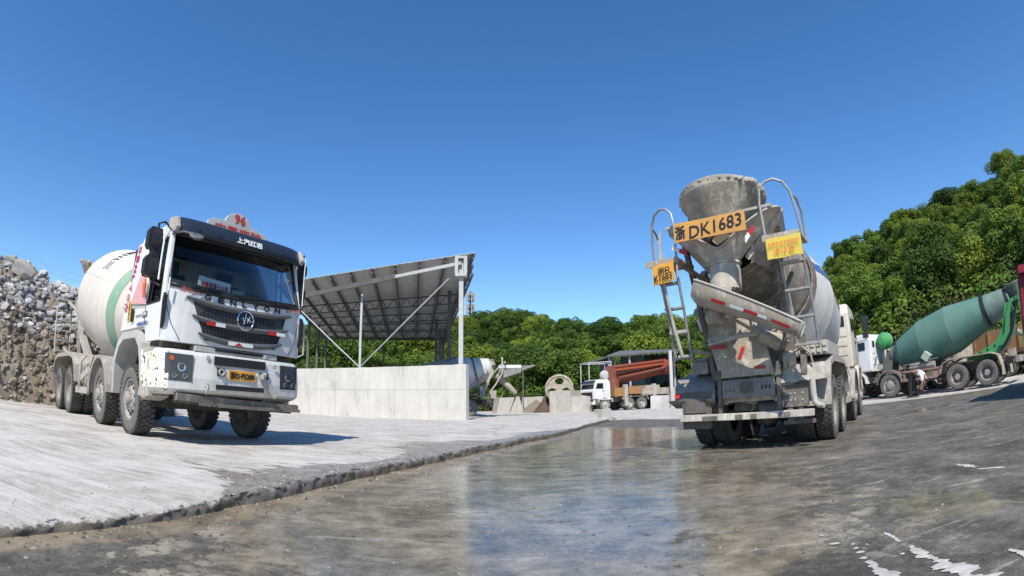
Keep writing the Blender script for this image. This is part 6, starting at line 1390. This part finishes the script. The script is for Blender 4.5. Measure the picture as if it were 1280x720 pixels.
# ------------------------------------------------------------------ canopy building and small things in the background
def canopy():
    t = thing('open_workshop', 'grey open fronted workshop with sloping canopy roof behind the red boom', 'workshop', pol(13, 56, .15)); o = Vector(t.location)
    def P(az, d, z): return pol(az, d, z) - o
    b = MB(); th = Vector((0, 0, .15))
    q = [P(10.2, 54, 5.5), P(18.0, 50, 5.3), P(18.0, 60, 6.3), P(11.6, 60, 6.5)]; b.add(q + [p + th for p in q], [(0, 1, 2, 3), (7, 6, 5, 4), (0, 4, 5, 1), (1, 5, 6, 2), (2, 6, 7, 3), (3, 7, 4, 0)]); b.obj('roof', mROOFD, t)
    b = MB(); q = [P(7.3, 56, 4.9), P(10.1, 55, 5.5), P(10.6, 61, 5.7), P(7.8, 61, 5.0)]; b.add(q + [p + th for p in q], [(0, 1, 2, 3), (7, 6, 5, 4), (0, 4, 5, 1), (1, 5, 6, 2), (2, 6, 7, 3), (3, 7, 4, 0)]); b.obj('side_roof', mSTEELD, t)
    b = MB(); b.quad(P(9.4, 57.5, 0), P(10.8, 56, 0), P(10.8, 56, 5.5), P(9.4, 57.5, 5.0), .1); b.obj('blue_wall', M('blue_grey_sheet', (.12, .17, .25), .5), t)
    b = MB(); b.quad(P(11.6, 58, 0), P(14.2, 57, 0), P(14.2, 57, 5.8), P(11.6, 58, 5.8), .1); b.quad(P(14.2, 57, 0), P(14.9, 59, 0), P(14.9, 59, 5.9), P(14.2, 57, 5.8), .1); b.obj('back_wall', M('grey_green_sheet', (.2, .225, .22), .6), t, split=False)
    b = MB(); b.quad(P(14.9, 60, 0), P(17.6, 60, 0), P(17.6, 60, 6), P(14.9, 60, 6), .1); b.obj('dark_wall', mSTEELD, t)
    for az, d in ((12.6, 53), (11.0, 55.5), (10.4, 54.5), (17.4, 52)): b = MB(); p = P(az, d, 0); b.beam(p, p + Vector((0, 0, 5.65)), .16, .16, up=(0, 1, 0)); b.obj('post', mPOST, t)
    for k in range(5): b = MB(); f = k / 4; b.beam(P(10.4 + 7.4 * f, 54 - 4 * f, 5.4 - .2 * f), P(11.7 + 6.1 * f, 59.5, 6.3 - .2 * f), .08, .12); b.obj('roof_beam', mPOST, t)
canopy()
t = thing('pipe_frame', 'thin galvanised tube frame left of the workshop', 'frame', pol(6.5, 52, .15)); o = Vector(t.location); b = MB()
pts = [pol(7.3, 52, .1), pol(8.2, 50.5, .1), pol(10.6, 50, .1), pol(9.9, 52.5, .1)]
for p in pts: b.tube([p - o, p - o + Vector((0, 0, 4.6))], .06, 6)
for i in range(4): b.tube([pts[i] - o + Vector((0, 0, 4.6)), pts[(i + 1) % 4] - o + Vector((0, 0, 4.6))], .06, 6)
b.obj('tube', mPOST, t, split=False)
b = MB(); p = pol(17.0, 46, .15); b.beam((0, 0, 0), (0, 0, 4.9), .26, .26, up=(0, 1, 0)); tag(b.obj('white_post', mWHITE2, loc=p, split=False), 'tall white concrete post beside the pale block wall', 'post')
b = MB(); p = pol(1.05, 47, .15); b.beam((0, 0, 0), (0, 0, 4.2), .1, .1, up=(0, 1, 0)); tag(b.obj('steel_post', mSTEELD, loc=p, split=False), 'thin dark post standing on the pale wedge barrier', 'post')
def blk(name, label, cat, az0, az1, d0, d1, z1, mat=BLOCKM, th=.6, seed=1, amp=.05, z0=.1):
    a = pol(az0, d0); c = pol(az1, d1); u = c - a; n = Vector((-u.y, u.x, 0)).normalized(); n = n if n.y > 0 else -n; b = MB(); N_ = max(2, int(u.length / .3)); rows = []
    for (oo, z) in ((0, z0), (0, (z0 + z1) * .5), (0.02, z1), (th, z1), (th, z0)):
        rows.append([a * 0 + u * (i / N_) + n * (oo + amp * noise.noise(Vector((i * .7, z * 2, seed)))) + Vector((0, 0, z + amp * noise.noise(Vector((i * .9, oo * 3, seed + 5))) * (1 if z == z1 else 0))) for i in range(N_ + 1)])
    b.grid(rows, 0, False)
    for e in (0, -1): b.add([r[e] for r in rows], [tuple(range(5))])
    o = b.obj(name, mat, split=False, loc=a); tag(o, label, cat); return o
blk('block_wall', 'pale concrete block wall right of the pump truck', 'wall', 15.4, 21.5, 50, 49, 1.95, seed=3)
blk('block_wall', 'pale concrete block wall glimpsed behind the cement caked mixer truck', 'wall', 21.8, 33, 48, 42, 1.9, seed=13)
blk('concrete_block', 'cracked pale concrete block under the round steel wheel', 'block', 3.85, 6.1, 43.5, 42.5, 1.95, seed=4, th=1.6, amp=.12)
blk('concrete_block', 'rough grey concrete block against the pump truck cab', 'block', 6.15, 8.2, 42.4, 42.0, 1.45, seed=6, th=1.2, amp=.2)
blk('low_wall', 'low pale concrete wall behind the gravel heap', 'wall', .9, 4.2, 54, 52, 1.65, seed=7, amp=.08)
blk('white_bin', 'white steel bin at the tail of the pump truck', 'bin', 14.7, 15.8, 44.5, 44, 1.25, mat=mWHITE, th=1.3, seed=2, amp=.0)
b = MB(); b.prism([(-.75, 0), (.45, 0), (.1, 1.45), (-.15, 1.45)], 1, -.5, .5); b.prism([(-1.9, 0), (-.8, 0), (-.3, 1.4), (-1.6, 1.35)], 1, .3, .35); tag(b.obj('wedge_barrier', BLOCKM, loc=pol(.5, 46, .15), split=False), 'pale wedge shaped concrete barrier left of the gravel heap', 'barrier')
b = MB(); b.prism([(-1.2, 0), (.9, 0), (.5, 1.4), (-1.0, 1.4)], 1, -.1, .1); tag(b.obj('steel_plate', mSLATE, loc=pol(-.85, 46.5, .15), split=False), 'dark steel plate leaning beside the wedge barrier', 'plate')
def heap(name, label, p, r, h, mat, seed):
    b = MB(); rows = []
    for k in range(13):
        f = k / 12; rows.append([Vector((r * f * math.cos(a), r * f * math.sin(a), h * (1 - f) ** 1.1)) + Vector((0, 0, 1)) * noise.noise(Vector((3 * math.cos(a) * f, 3 * math.sin(a) * f, seed))) * .25 * h * (1 - f) * (f > 0) for a in [2 * PI * i / 40 for i in range(41)]])
    b.grid(rows); kind(b.obj(name, mat, loc=p, split=False), 'stuff', label)
heap('gravel_heap', 'dark gravel heap in front of the low wall', pol(2.4, 46.5, .15), 1.7, 1.15, EARTH, 3)
heap('brown_heap', 'rusty brown soil heap against the cracked block', pol(3.6, 45, .15), 1.3, 1.6, M('rusty_soil', (.12, .075, .05), .9, scale=3), 9)
def steel_wheel():
    b = MB(); n = 40; R = 1.15; hol = [(math.cos(a) * .62, math.sin(a) * .62) for a in (R_(90), R_(200), R_(-20))]; N_ = 44
    def inside(x, z): return x * x + z * z <= R * R and all((x - hx) ** 2 / (.36 ** 2) + (z - hz) ** 2 / (.27 ** 2) > 1 for hx, hz in hol)
    st = 2 * R / N_
    for i in range(N_):
        for j in range(N_):
            x = -R + (i + .5) * st; z = -R + (j + .5) * st
            if inside(x, z): b.box((x - st / 2, -.12, z - st / 2), (x + st / 2, .12, z + st / 2))
    b.lathe([(-.2, R - .12), (-.2, R + .03), (.2, R + .03), (.2, R - .12)], (0, 0, 0), (0, 1, 0), 48)
    tag(b.obj('flywheel', mGREYD, loc=pol(4.95, 43.9, 2.15), rot=(0, 0, R_(-8)), merge=True, split=False), 'old round steel wheel with three holes standing on the cracked block', 'flywheel')
steel_wheel()
b = MB(); b.prism([(-.3, 0), (.28, 0), (.22, .55), (-.2, .5)], 1, -.2, .2); tag(b.obj('kerb_stone', BLOCKM, loc=pol(9.7, 24.5, .05), rot=(0, 0, .3), split=False), 'single upright kerb stone at the far end of the raised yard edge', 'kerb stone')
def tower():
    az = -4.6; d = 128; z0 = hill_z(az, d); zt = elz(12.35, d); t = thing('telecom_mast', 'slim telecom mast with ring platforms on the hill top', 'mast', pol(az, d, z0)); H = zt - z0
    b = MB(); b.cyl((0, 0, 0), (0, 0, H), .28, .14, n=8); b.obj('pole', mSTEELD, t)
    for k, z in enumerate((H - 1.2, H - 2.4, H - 4.2, H - 5.4)):
        b = MB(); b.lathe([(0, .0), (0, .9), (.12, .9), (.12, 0)], (0, 0, z), (0, 0, 1), 12)
        for i in range(6): a = i * PI / 3 + k; b.box((.95 * math.cos(a) - .12, .95 * math.sin(a) - .12, z - .3), (.95 * math.cos(a) + .12, .95 * math.sin(a) + .12, z + 1.0))
        b.obj('antenna_ring', mGREYD, t, split=False)
tower()
for lab, z0, z1 in (('upper thin overhead wire crossing the sky left of the parked white mixer', 10.2, 9.2), ('lower thin overhead wire crossing the sky left of the parked white mixer', 9.7, 8.7)):
    b = MB(); a = pol(-75, 45, z0 + 1.4); c = pol(-28, 60, z1 + 1.0); b.tube([a.lerp(c, k / 20) - Vector((0, 0, 1.2 * math.sin(PI * k / 20))) for k in range(21)], .008, 5); tag(b.obj('overhead_wire', mGALV, split=False), lab, 'wire', 'overhead wires')
# ------------------------------------------------------------------ person bending beside the green truck
def person():
    p = pol(43.1, 23.3, .06); t = thing('person', 'person in black trousers and white top bending down beside the green truck', 'person', p, head=-26); o = []
    def skin(name, V, E, rad, mat, parent):
        me = bpy.data.meshes.new(name); me.from_pydata(V, E, []); ob = link(name, me, parent); me.materials.append(mat)
        m = ob.modifiers.new('Skin', 'SKIN'); sv = me.skin_vertices[0].data if me.skin_vertices else None
        if sv is None:
            bm = bmesh.new(); bm.from_mesh(me); bm.verts.layers.skin.verify(); bm.to_mesh(me); bm.free(); sv = me.skin_vertices[0].data
        for i, r in enumerate(rad): sv[i].radius = (r, r)
        sv[0].use_root = True; s2 = ob.modifiers.new('Subsurf', 'SUBSURF'); s2.levels = 2; s2.render_levels = 2; m.use_smooth_shade = True; return ob
    # local: +Y is towards the cab (left in the photo), hips over the feet, trunk folded towards -Y
    J = dict(pel=(0, .12, .9), l1=(-.1, .12, .86), lk=(-.13, .2, .48), la=(-.14, .14, .08), lt=(-.14, .3, .03), r1=(.1, .1, .86), rk=(.13, .1, .47), ra=(.16, -.02, .08), rt=(.16, .14, .03),
             sp=(0, -.1, 1.0), ch=(0, -.32, .92), nk=(0, -.46, .78), hd=(0, -.53, .66), ht=(0, -.56, .56), ls=(-.17, -.4, .84), le=(-.2, -.42, .56), lh=(-.16, -.34, .32), lf=(-.15, -.32, .22), rs=(.17, -.4, .84), re=(.2, -.4, .56), rh=(.16, -.3, .34), rf=(.15, -.28, .24))
    K = list(J); E = [('pel', 'l1'), ('l1', 'lk'), ('lk', 'la'), ('la', 'lt'), ('pel', 'r1'), ('r1', 'rk'), ('rk', 'ra'), ('ra', 'rt'), ('pel', 'sp'), ('sp', 'ch'), ('ch', 'nk'), ('nk', 'hd'), ('hd', 'ht'), ('ch', 'ls'), ('ls', 'le'), ('le', 'lh'), ('lh', 'lf'), ('ch', 'rs'), ('rs', 're'), ('re', 'rh'), ('rh', 'rf')]
    R0 = dict(pel=.13, l1=.1, lk=.065, la=.045, lt=.04, r1=.1, rk=.065, ra=.045, rt=.04, sp=.13, ch=.14, nk=.06, hd=.09, ht=.08, ls=.065, le=.045, lh=.032, lf=.035, rs=.065, re=.045, rh=.032, rf=.035)
    body = skin('body', [J[k] for k in K], [(K.index(a), K.index(c)) for a, c in E], [R0[k] for k in K], mSKIN, t)
    def sub(keys, grow, name, mat, cut=None):
        ks = list(keys); e = [(ks.index(a), ks.index(c)) for a, c in E if a in ks and c in ks]; V = [Vector(J[k]) for k in ks]
        return skin(name, V, e, [R0[k] + grow for k in ks], mat, t)
    sub(['sp', 'ch', 'ls', 'le', 'rs', 're'], .028, 'shirt', mWHT); sub(['pel', 'l1', 'lk', 'la', 'r1', 'rk', 'ra'], .026, 'trousers', mBLACK)
    b = MB()
    for x, y in ((-.14, .2), (.16, .04)): b.box((x - .05, y - .14, 0), (x + .05, y + .14, .09))
    b.obj('shoe', mBLACK, t, bevel=.02)
    b = MB(); b.lathe([(0, .102), (.06, .1), (.1, .07), (.12, 0)], (0, -.56, .64), (0, -.45, -.9), 14); b.obj('hair', mBLACK, t)
person()
# ------------------------------------------------------------------ daylight
SUN_EL = 50.0; SUNX, SUNY = -0.12, -0.99
w = bpy.data.worlds.new('World'); S.world = w; w.use_nodes = True
t = w.node_tree; bg = t.nodes['Background']
sky = t.nodes.new('ShaderNodeTexSky'); sky.sky_type = 'NISHITA'; sky.sun_disc = False
sky.sun_elevation = R_(SUN_EL); sky.sun_rotation = math.atan2(SUNX, SUNY)
sky.altitude = SKY_ALT if 'SKY_ALT' in globals() else 100; sky.air_density = 1.0; sky.dust_density = 0.0; sky.ozone_density = 3.0
hs = t.nodes.new('ShaderNodeHueSaturation'); hs.inputs['Saturation'].default_value = 1.24; hs.inputs['Hue'].default_value = 0.504
t.links.new(sky.outputs[0], hs.inputs['Color']); t.links.new(hs.outputs[0], bg.inputs[0]); bg.inputs[1].default_value = 0.13
ld = bpy.data.lights.new('sun', 'SUN'); ld.energy = 4.2; ld.angle = R_(0.53); ld.color = (1.0, 0.94, 0.84)
lo = bpy.data.objects.new('sun', ld); COL.objects.link(lo)
hn = math.hypot(SUNX, SUNY); c = math.cos(R_(SUN_EL))
sd = Vector((SUNX / hn * c, SUNY / hn * c, math.sin(R_(SUN_EL))))
lo.rotation_euler = sd.to_track_quat('Z', 'Y').to_euler(); lo.location = sd * 100
vs = S.view_settings; vs.view_transform = 'Standard'; vs.look = 'None'; vs.gamma = 1.0; vs.exposure = 0.5; vs.use_curve_mapping = False
S.render.film_transparent = False
